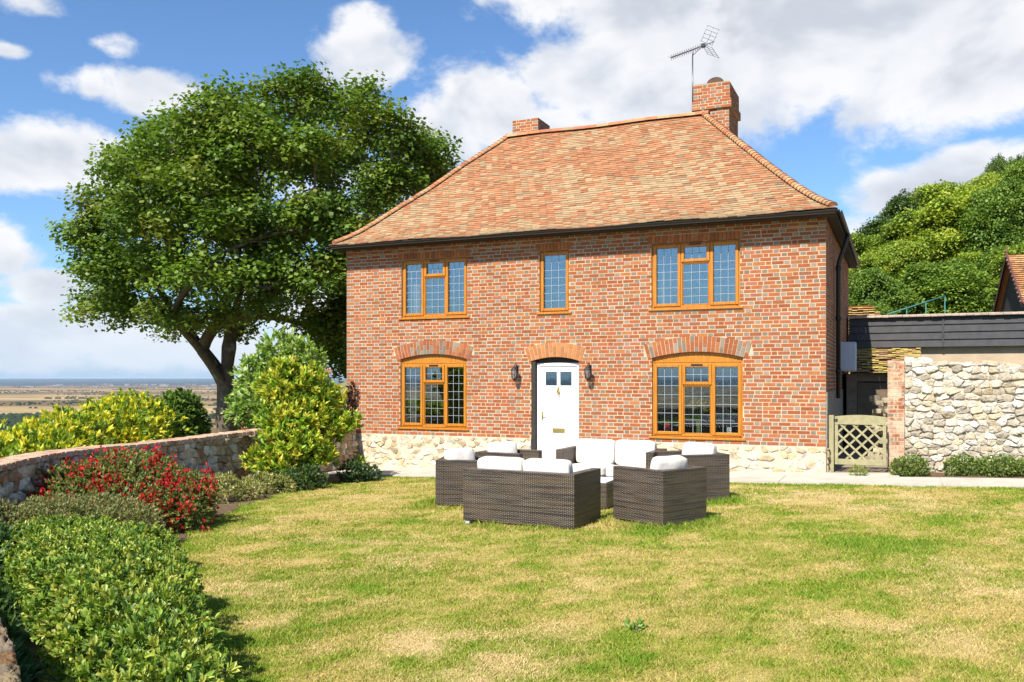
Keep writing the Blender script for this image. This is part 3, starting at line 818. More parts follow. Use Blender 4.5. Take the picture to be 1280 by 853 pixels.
# ---- door
x0, x1 = -LW+OP['DR'][0], -LW+OP['DR'][1]
gd = gz(*hw((x0+x1)/2, 0))+.02
df = MB()
df.bbox((x0+.09, .09, gd), (x0+.15, .17, 2.16), .006); df.bbox((x1-.07, .09, gd), (x1-.004, .17, 2.16), .006); df.bbox((x0+.151, .091, 2.09), (x1-.071, .169, 2.16), .006)
dfo = df.build('door_frame', M_WHITE, house)
rv = MB(); rv.box((x0+.001, .012, -.2), (x0+.088, .10, 2.2)); rv.box((x0+.002, .10, 2.165), (x1-.002, .2, 2.3)); rv.build('door_reveal', M_DARK, dfo)  # brick reveal and arch gap, their shade painted as near-black strips
st = MB(); st.bbox((x0-.05, -.30, gd-.15), (x1+.05, .2, gd+.002), .015); st.build('doorstep', M_CONC, house)
dl, dr_, db, dt = x0+.153, x1-.073, gd+.01, 2.087
dm = MB()
# stiles and rails stand proud of the panels; two small lights at the top
cx = (dl+dr_)/2; yf, yp = .112, .124
lz0, lz1 = 1.70, 1.985; lx0, lx1, lx2, lx3 = dl+.145, cx-.028, cx+.05, dr_-.075
lx0, lx1, lx2, lx3 = dl+.12, cx-.035, cx+.035, dr_-.12
dm.box((dl, yf, db), (lx0, .155, dt)); dm.box((lx3, yf, db), (dr_, .155, dt))
dm.box((lx0, yf+.0005, lz1), (lx3, .155, dt)); dm.box((lx1, yf+.001, lz0), (lx2, .155, lz1))
dm.box((lx0, yf+.0005, 1.50), (lx3, .155, lz0)); dm.box((lx0, yf+.0005, .60), (lx3, .155, .70)); dm.box((lx0, yf+.0005, db), (lx3, .155, db+.18))
dm.box((lx0, yp, .70), (lx3, .15, 1.50)); dm.box((lx0, yp, db+.18), (lx3, .15, .60))
for za, zb in ((.70, 1.50), (db+.18, .60)):
    rect_frame(dm, lx0+.002, lx3-.002, za+.002, zb-.002, .02, yf+.004, yp+.002, .005)
door = dm.build('door', M_WHITE, house); door['label'] = 'white front door with two small square lights'
for a, b in ((lx0, lx1), (lx2, lx3)):
    p = MB(); p.box((a, .128, lz0), (b, .14, lz1)); p.build('pane', M_GLASS, door)
k = MB(); k.bbox((cx-.13, yf-.012, .745), (cx+.13, yf+.002, .835), .005); k.box((cx-.105, yf-.016, .765), (cx+.105, yf-.0121, .815)); k.build('letter_plate', M_BRASS, door)
k = MB(); k.lathe([(.004, 0), (.028, .03), (.034, .07), (.012, .12), (.02, .14), (.004, .16)], (cx, yf-.02, 1.53), 10); k.tube([(cx-.025, yf-.03, 1.62), (cx-.03, yf-.045, 1.56), (cx, yf-.05, 1.53), (cx+.03, yf-.045, 1.56), (cx+.025, yf-.03, 1.62)], .006, 6); k.build('knocker', M_BRASS, door)
k = MB(); k.lathe([(.028, 0), (.028, .004), (.01, .02), (.01, .022)], (0, 0, 0), 10)
kb = MB(); kb.bbox((dl+.03, yf-.010, 1.0), (dl+.07, yf+.001, 1.16), .006); kb.tube([(dl+.05, yf-.012, 1.1), (dl+.05, yf-.05, 1.1), (dl+.13, yf-.05, 1.095)], .009, 7); kb.build('handle', M_BRASS, door)
# ---- roof
ZE, ZR = 4.80, 8.02
XL0, XL1, XR0, XR1 = -LW-.22, -7.92, .20, -2.97
DF0, DF1, DB0 = -.36, 3.85, DP+.35
kk = .08
def prof(t):
    g = (t+kk*(math.exp(-t/.15)-1))/(1-kk); return t, ZE+(ZR-ZE)*g
def sag(x, z): return -.05*math.sin(math.pi*min(max((x-XL0)/(XR0-XL0), 0), 1))*(.3+.7*(z-ZE)/(ZR-ZE))+.012*math.sin(x*2.3+z*3)
def fpt(side, a, t):
    """a: metres along the eave direction; returns a roof point"""
    h, z = prof(t)
    if side == 'front': p = (a, DF0+(DF1-DF0)*h, z)
    elif side == 'back': p = (a, DB0+(DF1-DB0)*h, z)
    elif side == 'right': p = (XR0+(XR1-XR0)*h, a, z)
    else: p = (XL0+(XL1-XL0)*h, a, z)
    return Vector((p[0], p[1], p[2]+sag(p[0], p[2])))
def lims(side, t):
    if side in ('front', 'back'): return XL0+(XL1-XL0)*t, XR0+(XR1-XR0)*t
    return DF0+(DF1-DF0)*t, DB0+(DF1-DB0)*t
tl = MB(); dk = MB()
for side, rows in (('front', 54), ('right', 48), ('left', 48), ('back', 54)):
    flip = side in ('back', 'right')
    # arc-length spacing
    ts = np.linspace(0, 1, 400); pr = [fpt(side, 0., t) for t in ts]; ln = [0.]
    for i in range(1, 400): ln.append(ln[-1]+(pr[i]-pr[i-1]).length)
    S = ln[-1]; T = lambda s: float(np.interp(s, ln, ts))
    if side in ('front', 'back'): nrm0 = Vector((0, -1 if side == 'front' else 1, 0))
    else: nrm0 = Vector((1 if side == 'right' else -1, 0, 0))
    gauge = S/rows
    for r in range(rows):
        s0, s1 = r*gauge-.02, min((r+1)*gauge+.03, S)
        t0, t1 = T(max(s0, 0)), T(s1)
        A0, B0 = lims(side, t0); A1, B1 = lims(side, t1)
        tm = (t0+t1)/2
        tang = (fpt(side, 0, min(t1, 1))-fpt(side, 0, t0)).normalized(); ax = Vector((1, 0, 0)) if side in ('front', 'back') else Vector((0, 1, 0))
        nn = ax.cross(tang)
        if nn.z < 0: nn = -nn
        wd = .168; a = A0-wd*(.5 if r % 2 else 0)
        wav = .006*math.sin(r*1.7)
        while a < B0:
            b = a+wd
            ca, cb = max(a, A0), min(b, B0)
            if cb-ca > .02:
                ua, ub = max(ca, A1), min(cb, B1)
                if ub < ua: ua = ub = (ca+cb)/2 if ca < A1 else (ca+cb)/2; ua = ub = min(max(ua, A1), B1)
                lift = .021+rnd.uniform(-.004, .006); js = rnd.uniform(-.008, .008)
                P0 = fpt(side, ca+.002, t0)-tang*(js+.004*0); P1 = fpt(side, cb-.002, t0)-tang*js; P2 = fpt(side, ub, t1); P3 = fpt(side, ua, t1)
                hi = [P0+nn*lift, P1+nn*(lift+rnd.uniform(-.003, .003)), P2+nn*.004, P3+nn*.004]; lo = [P0+nn*(lift-.014), P1+nn*(lift-.014)]
                k = rnd.random(); pn = float(vnoise(np.array(ca*1.2+9), np.array(r*.16), 5)); lich = .20+.52*(1-r/rows)+(pn-.5)*1.0
                if k < lich*.85: c = np.array([.345, .235, .13])*rnd.uniform(.82, 1.08)
                elif k < .90: c = np.array([.335, .16, .078])*rnd.uniform(.82, 1.1)
                elif k < .97: c = np.array([.31, .125, .06])*rnd.uniform(.85, 1.1)
                else: c = np.array([.24, .15, .09])*rnd.uniform(.8, 1.2)
                c = tuple(c)
                top = hi if not flip else hi[::-1]
                tl.quad(top, c)
                fr4 = [lo[0], lo[1], hi[1], hi[0]]
                tl.quad(fr4 if not flip else fr4[::-1], tuple(np.array(c)*.9))
                tl.quad([lo[0], hi[0], hi[3]], c); tl.quad([lo[1], hi[2], hi[1]], c)
            a = b
    N = 14
    for i in range(N):
        t0, t1 = i/N, (i+1)/N; a0, b0 = lims(side, t0); a1, b1 = lims(side, t1)
        M_ = 8
        for j_ in range(M_):
            u0, u1 = j_/M_, (j_+1)/M_
            dk.quad([fpt(side, a0+(b0-a0)*u0, t0)-Vector((0, 0, .02)), fpt(side, a0+(b0-a0)*u1, t0)-Vector((0, 0, .02)), fpt(side, a1+(b1-a1)*u1, t1)-Vector((0, 0, .02)), fpt(side, a1+(b1-a1)*u0, t1)-Vector((0, 0, .02))])
# soffit and fascia
zs = ZE-.03
dk.box((XL0+.04, DF0+.05, zs-.06), (XR0-.04, -.03, zs-.03)); dk.box((.03, -.03, zs-.061), (XR0-.04, DB0-.05, zs-.031)); dk.box((XL0+.04, -.03, zs-.061), (-LW-.03, DB0-.05, zs-.031)); dk.box((-LW-.03, DP+.03, zs-.06), (.03, DB0-.05, zs-.03))
for q in (((XL0+.03, DF0+.02), (XR0-.03, DF0+.05)), ((XL0+.03, DB0-.05), (XR0-.03, DB0-.02))): dk.box((q[0][0], q[0][1], zs-.05), (q[1][0], q[1][1], zs+.03))
for q in (((XR0-.05, DF0+.05), (XR0-.02, DB0-.05)), ((XL0+.02, DF0+.05), (XL0+.05, DB0-.05))): dk.box((q[0][0], q[0][1], zs-.05), (q[1][0], q[1][1], zs+.03))
roof = dk.build('roof', M_DECK, house)
tl.build('roof_tiles', M_TILE, roof)
def halfround(mb, p, d, r0, r1, L, nrm, col, sides=7):
    """a half-round tile from p along d"""
    d = d.normalized(); n = (nrm-d*nrm.dot(d)).normalized(); s = d.cross(n); vs = []; fs = []
    for q, (pp, r) in enumerate(((p, r0), (p+d*L, r1))):
        for k in range(sides+1):
            th = math.pi*(k/sides)*1.0; vs.append(pp+s*math.cos(th)*r+n*math.sin(th)*r*.75)
    for q, (pp, r) in enumerate(((p, r0-.016), (p+d*L, r1-.016))):
        for k in range(sides+1):
            th = math.pi*(k/sides); vs.append(pp+s*math.cos(th)*r+n*math.sin(th)*r*.75)
    m = sides+1
    fs.append(tuple(range(m))[::-1])
    for k in range(sides): fs += [(k, k+1, m+k+1, m+k), (2*m+k+1, 2*m+k, 3*m+k, 3*m+k+1), (k+1, k, 2*m+k, 2*m+k+1), (m+k, m+k+1, 3*m+k+1, 3*m+k)]
    mb.mesh(vs, fs, col, 0, False)
hp = MB()
def tc_(): 
    return tuple(np.array(rnd.choice([(.42, .19, .09), (.37, .23, .12), (.35, .14, .07), (.40, .22, .11)]))*rnd.uniform(.8, 1.12))
for sa, sb_ in (('front', 1), ('front', 0), ('back', 1), ('back', 0)):
    ts = np.linspace(0, 1, 300); pr = []
    for t_ in ts:
        a = lims(sa, t_)[sb_]; pr.append(fpt(sa, a, t_))
    ln = [0.]
    for i in range(1, 300): ln.append(ln[-1]+(pr[i]-pr[i-1]).length)
    n = int(ln[-1]/.115)
    for i in range(1, n):
        s0 = ln[-1]*i/n; t0 = float(np.interp(s0, ln, ts)); t1 = float(np.interp(s0+.19, ln, ts))
        p0 = fpt(sa, lims(sa, t0)[sb_], t0); p1 = fpt(sa, lims(sa, t1)[sb_], t1)
        if (p1-p0).length < .05: continue
        halfround(hp, p0+Vector((0, 0, .022+rnd.uniform(0, .008))), p1-p0, .098, .072, .17, Vector((0, 0, 1)), tc_())
x = XL1
while x < XR1:
    z0 = ZR+sag(x, ZR); z1 = ZR+sag(x+.3, ZR)
    halfround(hp, Vector((x, DF1, z0-.02)), Vector((.3, 0, z1-z0)), .135, .13, .295, Vector((0, 0, 1)), tc_()); x += .3
hp.build('ridge_tiles', M_TILE, roof)
# chimneys
def chimney(x0, x1, d0, d1, zb, bands, label):
    ch = MB(); bk = MB()
    for (ex, z0, z1) in bands:
        bk.box((x0-ex, d0-ex, z0), (x1+ex, d1+ex, z1))
        bricks(ch, lambda a, o, z: (x0-ex+a, d0-ex-o, z), x1-x0+2*ex, z0, z1); bricks(ch, lambda a, o, z: (x1+ex+o, d0-ex+a, z), d1-d0+2*ex, z0, z1)
        bricks(ch, lambda a, o, z: (x0-ex-o, d1+ex-a, z), d1-d0+2*ex, z0, z1); bricks(ch, lambda a, o, z: (x1+ex-a, d1+ex+o, z), x1-x0+2*ex, z0, z1)
    c = bk.build('chimney', M_MORTAR, roof); c['label'] = label
    ch.build  # bricks join the chimney's own mesh below
    b = ch.build('chimney_brick', M_BRICK, roof)
    return c, b
c1, b1 = chimney(-3.2, -2.4, 4.0, 5.2, 7., [(0., 6.6, 8.12), (.055, 8.12, 8.31), (.02, 8.31, 8.70)], 'tall corbelled chimney at the right of the ridge')
c2, b2_ = chimney(-7.86, -7.16, 4.0, 4.8, 7., [(0., 7.0, 8.44)], 'short plain chimney at the left of the ridge')
def join(a, bs):
    """merge mesh objects into a"""
    with bpy.context.temp_override(active_object=a, selected_editable_objects=[a]+bs, object=a, selected_objects=[a]+bs): bpy.ops.object.join()
join(c1, [b1]); join(c2, [b2_])
cp = MB(); halfround(cp, Vector((-2.72, 4.0, 8.70)), Vector((0, 1, 0)), .2, .2, 1.1, Vector((0, 0, 1)), (.1, .06, .04), 9); cp.box((-3.2, 3.99, 8.70), (-2.4, 5.2, 8.725), (.3, .2, .13)); cp.build('chimney_cowl', M_TILE, roof)
# gutters and downpipe
gm = MB()
def gutter(p, q):
    vs = []; p = Vector(p); q = Vector(q); d = (q-p).normalized(); s = d.cross(Vector((0, 0, 1)))
    N = 8; fs = []
    for pp in (p, q):
        for rr_ in (.038, .033):
            for k in range(N+1):
                th = math.pi+math.pi*k/N; vs.append(pp+s*math.cos(th)*rr_+Vector((0, 0, math.sin(th)*rr_)))
    m = N+1
    for k in range(N): fs += [(k, k+1, 2*m+k+1, 2*m+k), (m+k+1, m+k, 3*m+k, 3*m+k+1)]
    fs += [(0, 2*m, 3*m, m), (N, m+N, 3*m+N, 2*m+N)]
    gm.mesh(vs, fs)
zg = ZE-.035
gutter((XL0+.05, DF0-.055, zg), (XR0+.06, DF0-.055, zg)); gutter((XR0+.055, DF0-.05, zg), (XR0+.055, DB0, zg-.02)); gutter((XL0-.055, DB0, zg), (XL0-.055, DF0, zg))
gm.build('gutter', M_BLACK, house)
dp = MB(); yd = 2.1
dp.tube([(XR0+.05, yd, zg-.05), (XR0+.05, yd, zg-.14), (.12, yd-.02, zg-.52), (.085, yd-.02, zg-.66), (.085, yd-.02, 1.45)], .045, 10)
for z in (4.0, 3.0, 1.95): dp.tube([(.085, yd-.02, z), (.085, yd-.02, z+.08)], .056, 10)
dp.build('downpipe', M_BLACK, house)
for z in (4.05, 2.0): pass
# ---- meter box on the side wall, lanterns, aerial
mbx = MB(); mbx.bbox((-.08, -.10, 0), (.26, .12, .62), .02); mbx.bbox((-.06, -.112, .03), (.24, -.1005, .59), .006)
x_, y_ = hw(.024, 6.1); tag(mbx.build('meter_box', M_GREYBOX, loc=(0, 0, 0)), 'grey meter box fixed to the side wall of the brick house', 'meter box')
mo = bpy.data.objects['meter_box']; mo.rotation_euler = (0, 0, HROT); x_, y_ = hw(.105, 3.4); mo.location = (x_, y_, 2.0)
def lantern(lx, label):
    x, y = hw(lx, -.015); L = thing('wall_lantern', label, 'lantern', (x, y, 2.0), HROT, 'black lanterns either side of the front door')
    b = MB(); b.bbox((-.03, 0, -.05), (.03, .012, .12), .004)
    b.tube([(0, 0, .07), (0, -.05, .14), (0, -.11, .15), (0, -.14, .10)], .009, 7); b.build('bracket', M_IRON, L)
    b = MB(); b.lathe([(.004, .10), (.02, .085), (.075, .03), (.08, .02)], (0, -.14, 0), 8); b.lathe([(.05, -.16), (.03, -.18), (.012, -.21), (.002, -.22)], (0, -.14, 0), 8)
    for k in range(6):
        a = k*math.pi/3; b.tube([(.072*math.cos(a), -.14+.072*math.sin(a), .02), (.05*math.cos(a), -.14+.05*math.sin(a), -.165)], .006, 5)
    b.build('lantern_cage', M_IRON, L)
    g = MB(); g.lathe([(.066, .018), (.045, -.16)], (0, -.14, 0), 6); g.build('lantern_glass', M_LAMPGLASS, L)
lantern(-6.0, 'black wall lantern to the left of the white front door'); lantern(-4.42, 'black wall lantern to the right of the white front door')
ax_, ay_ = hw(-3.30, 4.25)
A = thing('tv_aerial', 'metal television aerial on a mast beside the tall chimney', 'aerial', (ax_, ay_, 8.0))
b = MB(); b.tube([(0, 0, -.1), (0, 0, 1.50)], .016, 7); b.tube([(-.0, 0, .3), (.14, -.02, .3)], .012, 6); b.tube([(0, 0, .12), (.14, -.02, .12)], .012, 6); b.build('mast', M_METAL, A)
bd_ = Vector((.62, -.78, 0)).normalized(); pv = Vector((bd_.y, -bd_.x, 0)); up = Vector((0, 0, 1))
b = MB(); o_ = Vector((0, 0, 1.66)); b.tube([o_-bd_*.68, o_+bd_*.62], .012, 6); b.tube([Vector((0, 0, 1.50)), o_+bd_*.02], .014, 6); b.tube([Vector((0, 0, 1.52)), o_+bd_*.3], .008, 5)
b.build('boom', M_METAL, A)
b = MB()
for i in range(15):
    p = o_-bd_*(.66-i*.068); b.tube([p-pv*.10, p+pv*.10], .0045, 4); b.tube([p-up*.07, p+up*.07], .0045, 4)
b.bbox(tuple(o_+bd_*.33-Vector((.05, .05, .04))), tuple(o_+bd_*.33+Vector((.05, .05, .04))), .01); b.build('director_rods', M_METAL, A)
b = MB()
for sg in (1, -1):
    for i in range(5):
        p = o_+bd_*(.42+.05*i)+up*sg*(.03+.075*i); b.tube([p-pv*.22, p+pv*.22], .0045, 4)
    for s2 in (-.2, 0., .2): b.tube([o_+bd_*.42+up*sg*.03+pv*s2, o_+bd_*.62+up*sg*.33+pv*s2], .005, 4)
b.build('reflector', M_METAL, A)
# ---- things on the window sill inside
def house_thing(name, label, cat, lx, d, z): x, y = hw(lx, d); return thing(name, label, cat, (x, y, z), HROT)
zsill = OP['LR'][2]+.056
V_ = house_thing('flower_vase', 'glass vase of yellow flowers standing inside the right ground floor window', 'vase', -2.32, .24, zsill)
b = MB(); b.lathe([(.045, 0), (.05, .01), (.04, .12), (.055, .24), (.06, .26)], (0, 0, 0), 12); b.build('vase', mat('green glass', (.25, .3, .12), .2, var=.1), V_)
b = MB()
for i in range(26):
    a = rnd.uniform(0, 6.28); r = rnd.uniform(.02, .22); z = .42+.2*rnd.random()+.1*(1-r/.22); b.tube([(0, 0, .22), (r*.5*math.cos(a), r*.3*math.sin(a), z*.7), (r*math.cos(a), r*.5*math.sin(a), z)], .003, 4, (.1, .16, .03))
    for q in range(7):
        p = Vector((r*math.cos(a), r*.5*math.sin(a), z))+Vector((rnd.uniform(-.03, .03), rnd.uniform(-.03, .03), rnd.uniform(-.02, .03)))
        e1 = Vector((rnd.uniform(-1, 1), rnd.uniform(-1, 1), rnd.uniform(-1, 1)))*.022; e2 = Vector((rnd.uniform(-1, 1), rnd.uniform(-1, 1), rnd.uniform(-1, 1)))*.022
        b.quad([p-e1, p+e2, p+e1, p-e2], rnd.choice([(.62, .50, .05), (.65, .55, .2), (.3, .33, .06), (.6, .4, .05)]))
b.build('flowers', M_PETAL, V_)
L_ = house_thing('table_lamp', 'small lamp with a red shade inside the right ground floor window', 'lamp', -2.93, .24, zsill)
b = MB(); b.lathe([(.05, 0), (.05, .012), (.014, .03), (.02, .07), (.01, .1)], (0, 0, 0), 12); b.build('lamp_base', M_CUSH, L_)
b = MB(); b.lathe([(.075, .09), (.045, .22)], (0, 0, 0), 14); b.build('lamp_shade', mat('red fabric', (.6, .06, .04), .8, var=.1), L_)
b = MB(); b.box((-.045, -.004, 0), (.045, .004, .15)); b.box((-.045, -.002, 0), (.045, .06, .006))
cdo = tag(b.build('card', M_WHITE), 'white card standing inside the right ground floor window by the sill', 'card'); x_, y_ = hw(-1.74, .22); cdo.location = (x_, y_, zsill); cdo.rotation_euler = (0, 0, HROT)

# ------------------------------------------------------------------ rattan furniture
FUR = 'wicker seats round the low table on the lawn'
def pillow(w_, d_, h_, n=9, e=.34, bul=.0):
    """soft box centred at origin"""
    vs = []; fs = []; idx = {}
    def P(i, j_, k):
        key = (i, j_, k)
        if key in idx: return idx[key]
        x, y, z = (2*i/n-1, 2*j_/n-1, 2*k/n-1)
        def sq(a): return math.copysign(abs(a)**.8, a)
        # rounded-cube mapping
        r = (abs(x)**9+abs(y)**9+abs(z)**9)**(1/9.); r = max(r, 1e-6); m = max(abs(x), abs(y), abs(z)); s = m/r
        X, Y, Z = x*s, y*s, z*s
        bu = 1+bul*(1-X*X)*(1-Y*Y)
        idx[key] = len(vs); vs.append((X*w_/2, Y*d_/2, Z*h_/2*bu)); return idx[key]
    for a in range(n):
        for b_ in range(n):
            fs += [(P(a, b_, 0), P(a, b_+1, 0), P(a+1, b_+1, 0), P(a+1, b_, 0)), (P(a, b_, n), P(a+1, b_, n), P(a+1, b_+1, n), P(a, b_+1, n)),
                   (P(a, 0, b_), P(a+1, 0, b_), P(a+1, 0, b_+1), P(a, 0, b_+1)), (P(a, n, b_), P(a, n, b_+1), P(a+1, n, b_+1), P(a+1, n, b_)),
                   (P(0, a, b_), P(0, a, b_+1), P(0, a+1, b_+1), P(0, a+1, b_)), (P(n, a, b_), P(n, a+1, b_), P(n, a+1, b_+1), P(n, a, b_+1))]
    return vs, fs
def cushion(name, parent, w_, d_, h_, c, rx=0, rz=0, bul=.10, ry=0):
    vs, fs = pillow(w_, d_, h_, bul=bul); M = Matrix.Translation(c) @ Matrix.Rotation(rz, 4, 'Z') @ Matrix.Rotation(ry, 4, 'Y') @ Matrix.Rotation(rx, 4, 'X')
    wob = rnd.uniform(0, 6)
    vv = []
    for p in vs:
        q = Vector(p); q += Vector((0, 0, .008*math.sin(p[0]*17+wob)*math.cos(p[1]*13+wob))); vv.append(M @ q)
    b = MB(); b.mesh(vv, fs, (1, 1, 1), 0, True); return b.build(name, M_CUSH, parent)
def seat(label, name, cat, x, y, rot, W, n, D=.80, H=.67, high=False, loose=False, lrz=0., lx=0.):
    T = thing(name, label, cat, (x, y, float(gz(np.array(x), np.array(y)))), rot, FUR)
    t_ = .115; z0 = .035
    def part(nm, a, b_): m = MB(); m.bbox(a, b_, .004); return m.build(nm, M_WICKER, T)
    part('backrest', (-W/2, D/2-t_, z0), (W/2, D/2, H))
    part('arm', (-W/2, -D/2, z0), (-W/2+t_, D/2-t_-.0004, H)); part('arm', (W/2-t_, -D/2, z0), (W/2, D/2-t_-.0004, H))
    part('seat_base', (-W/2+t_+.002, -D/2+.015, z0+.02), (W/2-t_-.002, D/2-t_-.002, .30))
    for sx in (-1, 1):
        for sy in (-1, 1):
            m = MB(); m.bbox((sx*(W/2-.05)-.03, sy*(D/2-.05)-.03, -.03), (sx*(W/2-.05)+.03, sy*(D/2-.05)+.03, z0-.001), .004); m.build('foot', M_GREYBOX, T)
    iw = (W-2*t_-.01)/n
    for i in range(n):
        cx = -W/2+t_+.005+iw*(i+.5)
        cushion('seat_cushion', T, iw-.008, D-t_-.02, .15, (cx, -t_/2, .378))
        if loose: cushion('back_cushion', T, .50, .42, .14, (cx+lx, D/2-t_-.10-abs(lrz)*.12, .60), rx=R(74), bul=.6, rz=lrz)
        else:
            top = .83 if high else .81
            cushion('back_cushion', T, iw-.01, top-.44, .16, (cx, D/2-t_-.095, (top+.44)/2), rx=R(82))
    return T
seat('two seat wicker sofa nearest the camera, seen from its back', 'wicker_sofa', 'sofa', .25, 10.94, R(152.4), 1.5, 2, .83)
seat('two seat wicker sofa nearest the house, facing the camera with tall cream cushions', 'wicker_sofa', 'sofa', 1.53, 13.5, R(-23.8), 1.52, 2, .83, .70, high=True)
seat('wicker armchair nearest the camera, a back corner towards it, right of the near sofa', 'wicker_armchair', 'armchair', 1.80, 10.73, R(219.7), .80, 1, .80, loose=True, lrz=-.1, lx=.06)
seat('wicker armchair furthest right, standing behind the near right armchair', 'wicker_armchair', 'armchair', 2.60, 12.75, R(-75), .78, 1, .80, loose=True, lrz=.6)
seat('wicker armchair furthest left, partly behind the near sofa', 'wicker_armchair', 'armchair', -.65, 12.89, R(84), .80, 1, .80, loose=True, lrz=-.7)
seat('wicker armchair between the left armchair and the front door, far left corner of the group', 'wicker_armchair', 'armchair', -.05, 14.1, R(62.4), .80, 1, .80, loose=True, lrz=-.6)
tx, ty = .98, 12.27
T = thing('coffee_table', 'low wicker coffee table with a pale top in the middle of the seats', 'table', (tx, ty, float(gz(np.array(tx), np.array(ty)))), HROT)
m = MB(); m.bbox((-.45, -.3, .02), (.45, .3, .37), .014); m.build('table_base', M_WICKER, T)
m = MB(); m.bbox((-.44, -.29, .371), (.44, .29, .39), .006); m.build('table_top', mat('white glass top', (.7, .7, .68), .15, var=.03, spec=.6), T)

# ------------------------------------------------------------------ garden wall
def smooth_path(pts, step=.08):
    P = [np.array(p, float) for p in pts]; out = []
    for i in range(len(P)-1):
        p0 = P[max(i-1, 0)]; p1 = P[i]; p2 = P[i+1]; p3 = P[min(i+2, len(P)-1)]; n = max(2, int(np.linalg.norm(p2-p1)/step))
        for k in range(n):
            t_ = k/n; out.append(.5*((2*p1)+(-p0+p2)*t_+(2*p0-5*p1+4*p2-p3)*t_**2+(-p0+3*p1-3*p2+p3)*t_**3))
    out.append(P[-1]); return np.array(out)
gp = smooth_path(WALLPATH); seg = np.hypot(*np.diff(gp, axis=0).T); gl = np.concatenate(([0], np.cumsum(seg)))
def gpt(s, o):
    x = np.interp(s, gl, gp[:, 0]); y = np.interp(s, gl, gp[:, 1]); e = .05
    dx_ = np.interp(s+e, gl, gp[:, 0])-np.interp(s-e, gl, gp[:, 0]); dy_ = np.interp(s+e, gl, gp[:, 1])-np.interp(s-e, gl, gp[:, 1]); L = math.hypot(dx_, dy_)
    nx_, ny_ = -dy_/L, dx_/L            # garden side
    return x+nx_*o, y+ny_*o
TH = .16; GTOP = .80
def gwall(s, o, z): x, y = gpt(s, TH+o); return (x, y, z)
def gback(s, o, z): x, y = gpt(s, -TH-o); return (x, y, z)
GW = thing('garden_wall', 'curving low stone garden wall with a brick coping', 'wall', (gp[60][0], gp[60][1], 0))
def rel(f, T): 
    lx_, ly_, lz_ = T.location
    return lambda a, o, z: (lambda p: (p[0]-lx_, p[1]-ly_, p[2]-lz_))(f(a, o, z))
GL = gl[-1]
ztop = lambda s: GTOP+.03*math.sin(s*.9)-.02
m = MB(); N = 160
for i in range(N):
    s0, s1 = GL*i/N, GL*(i+1)/N
    g1, g2 = rel(gwall, GW), rel(gback, GW)
    m.quad([g1(s0, -.01, -.5), g1(s1, -.01, -.5), g1(s1, -.01, ztop(s1)), g1(s0, -.01, ztop(s0))][::-1]); m.quad([g2(s0, -.01, -1.2), g2(s1, -.01, -1.2), g2(s1, -.01, ztop(s1)), g2(s0, -.01, ztop(s0))])
    m.quad([g1(s0, -.01, ztop(s0)), g1(s1, -.01, ztop(s1)), g2(s1, -.01, ztop(s1)), g2(s0, -.01, ztop(s0))][::-1])
m.build('wall_core', M_STONEMORT, GW)
SEND = gl[np.argmin(np.hypot(gp[:, 0]+3.6, gp[:, 1]-5.0))]
m = MB(); GC = [(.54, .44, .29), (.42, .33, .21), (.60, .52, .38), (.46, .34, .20), (.62, .56, .44), (.40, .25, .15)]
rubble(m, rel(gwall, GW), 0, SEND, lambda u: -.3, ztop, .13, 1.5, .04, GC, gap=.07, rnds=.25, rough=1.2)
rubble(m, rel(gback, GW), 9, SEND, lambda u: -.5, ztop, .24, 1.45, .04, GC, gap=.1)
m.build('wall_stones', M_STONE, GW)
m = MB(); s = .0; i = 0
SEND = gl[np.argmin(np.hypot(gp[:, 0]+3.6, gp[:, 1]-5.0))]
while s < SEND:
    L = .105; z = ztop(s)+rnd.uniform(-.004, .006); g = .006; ow = .045+rnd.uniform(-.008, .008)
    c = tuple(np.array(rnd.choice([(.42, .20, .11), (.34, .15, .09), (.46, .30, .18), (.38, .24, .15), (.28, .15, .10)]))*rnd.uniform(.8, 1.15))
    f1, f2 = rel(gwall, GW), rel(gback, GW)
    lo = [f1(s+g, ow, z), f1(s+L-g, ow, z), f2(s+L-g, ow, z), f2(s+g, ow, z)]; hi = [f1(s+g, ow-.012, z+.068), f1(s+L-g, ow-.012, z+.068), f2(s+L-g, ow-.012, z+.068), f2(s+g, ow-.012, z+.068)]
    m.quad(hi[::-1], c); m.quad(lo, c)
    for k in range(4): m.quad([lo[k], hi[k], hi[(k+1) % 4], lo[(k+1) % 4]], c)
    s += L
m.build('coping', M_OLDBRICK, GW)
m = MB(); N = 100
for i in range(N):
    s0, s1 = SEND*i/N, SEND*(i+1)/N; f1, f2 = rel(gwall, GW), rel(gback, GW)
    m.quad([f1(s0, .03, ztop(s0)+.055), f1(s1, .03, ztop(s1)+.055), f2(s1, .03, ztop(s1)+.055), f2(s0, .03, ztop(s0)+.055)][::-1])
    m.quad([f1(s0, .03, ztop(s0)), f1(s1, .03, ztop(s1)), f1(s1, .03, ztop(s1)+.055), f1(s0, .03, ztop(s0)+.055)][::-1])
m.build('coping_bed', M_STONEMORT, GW)
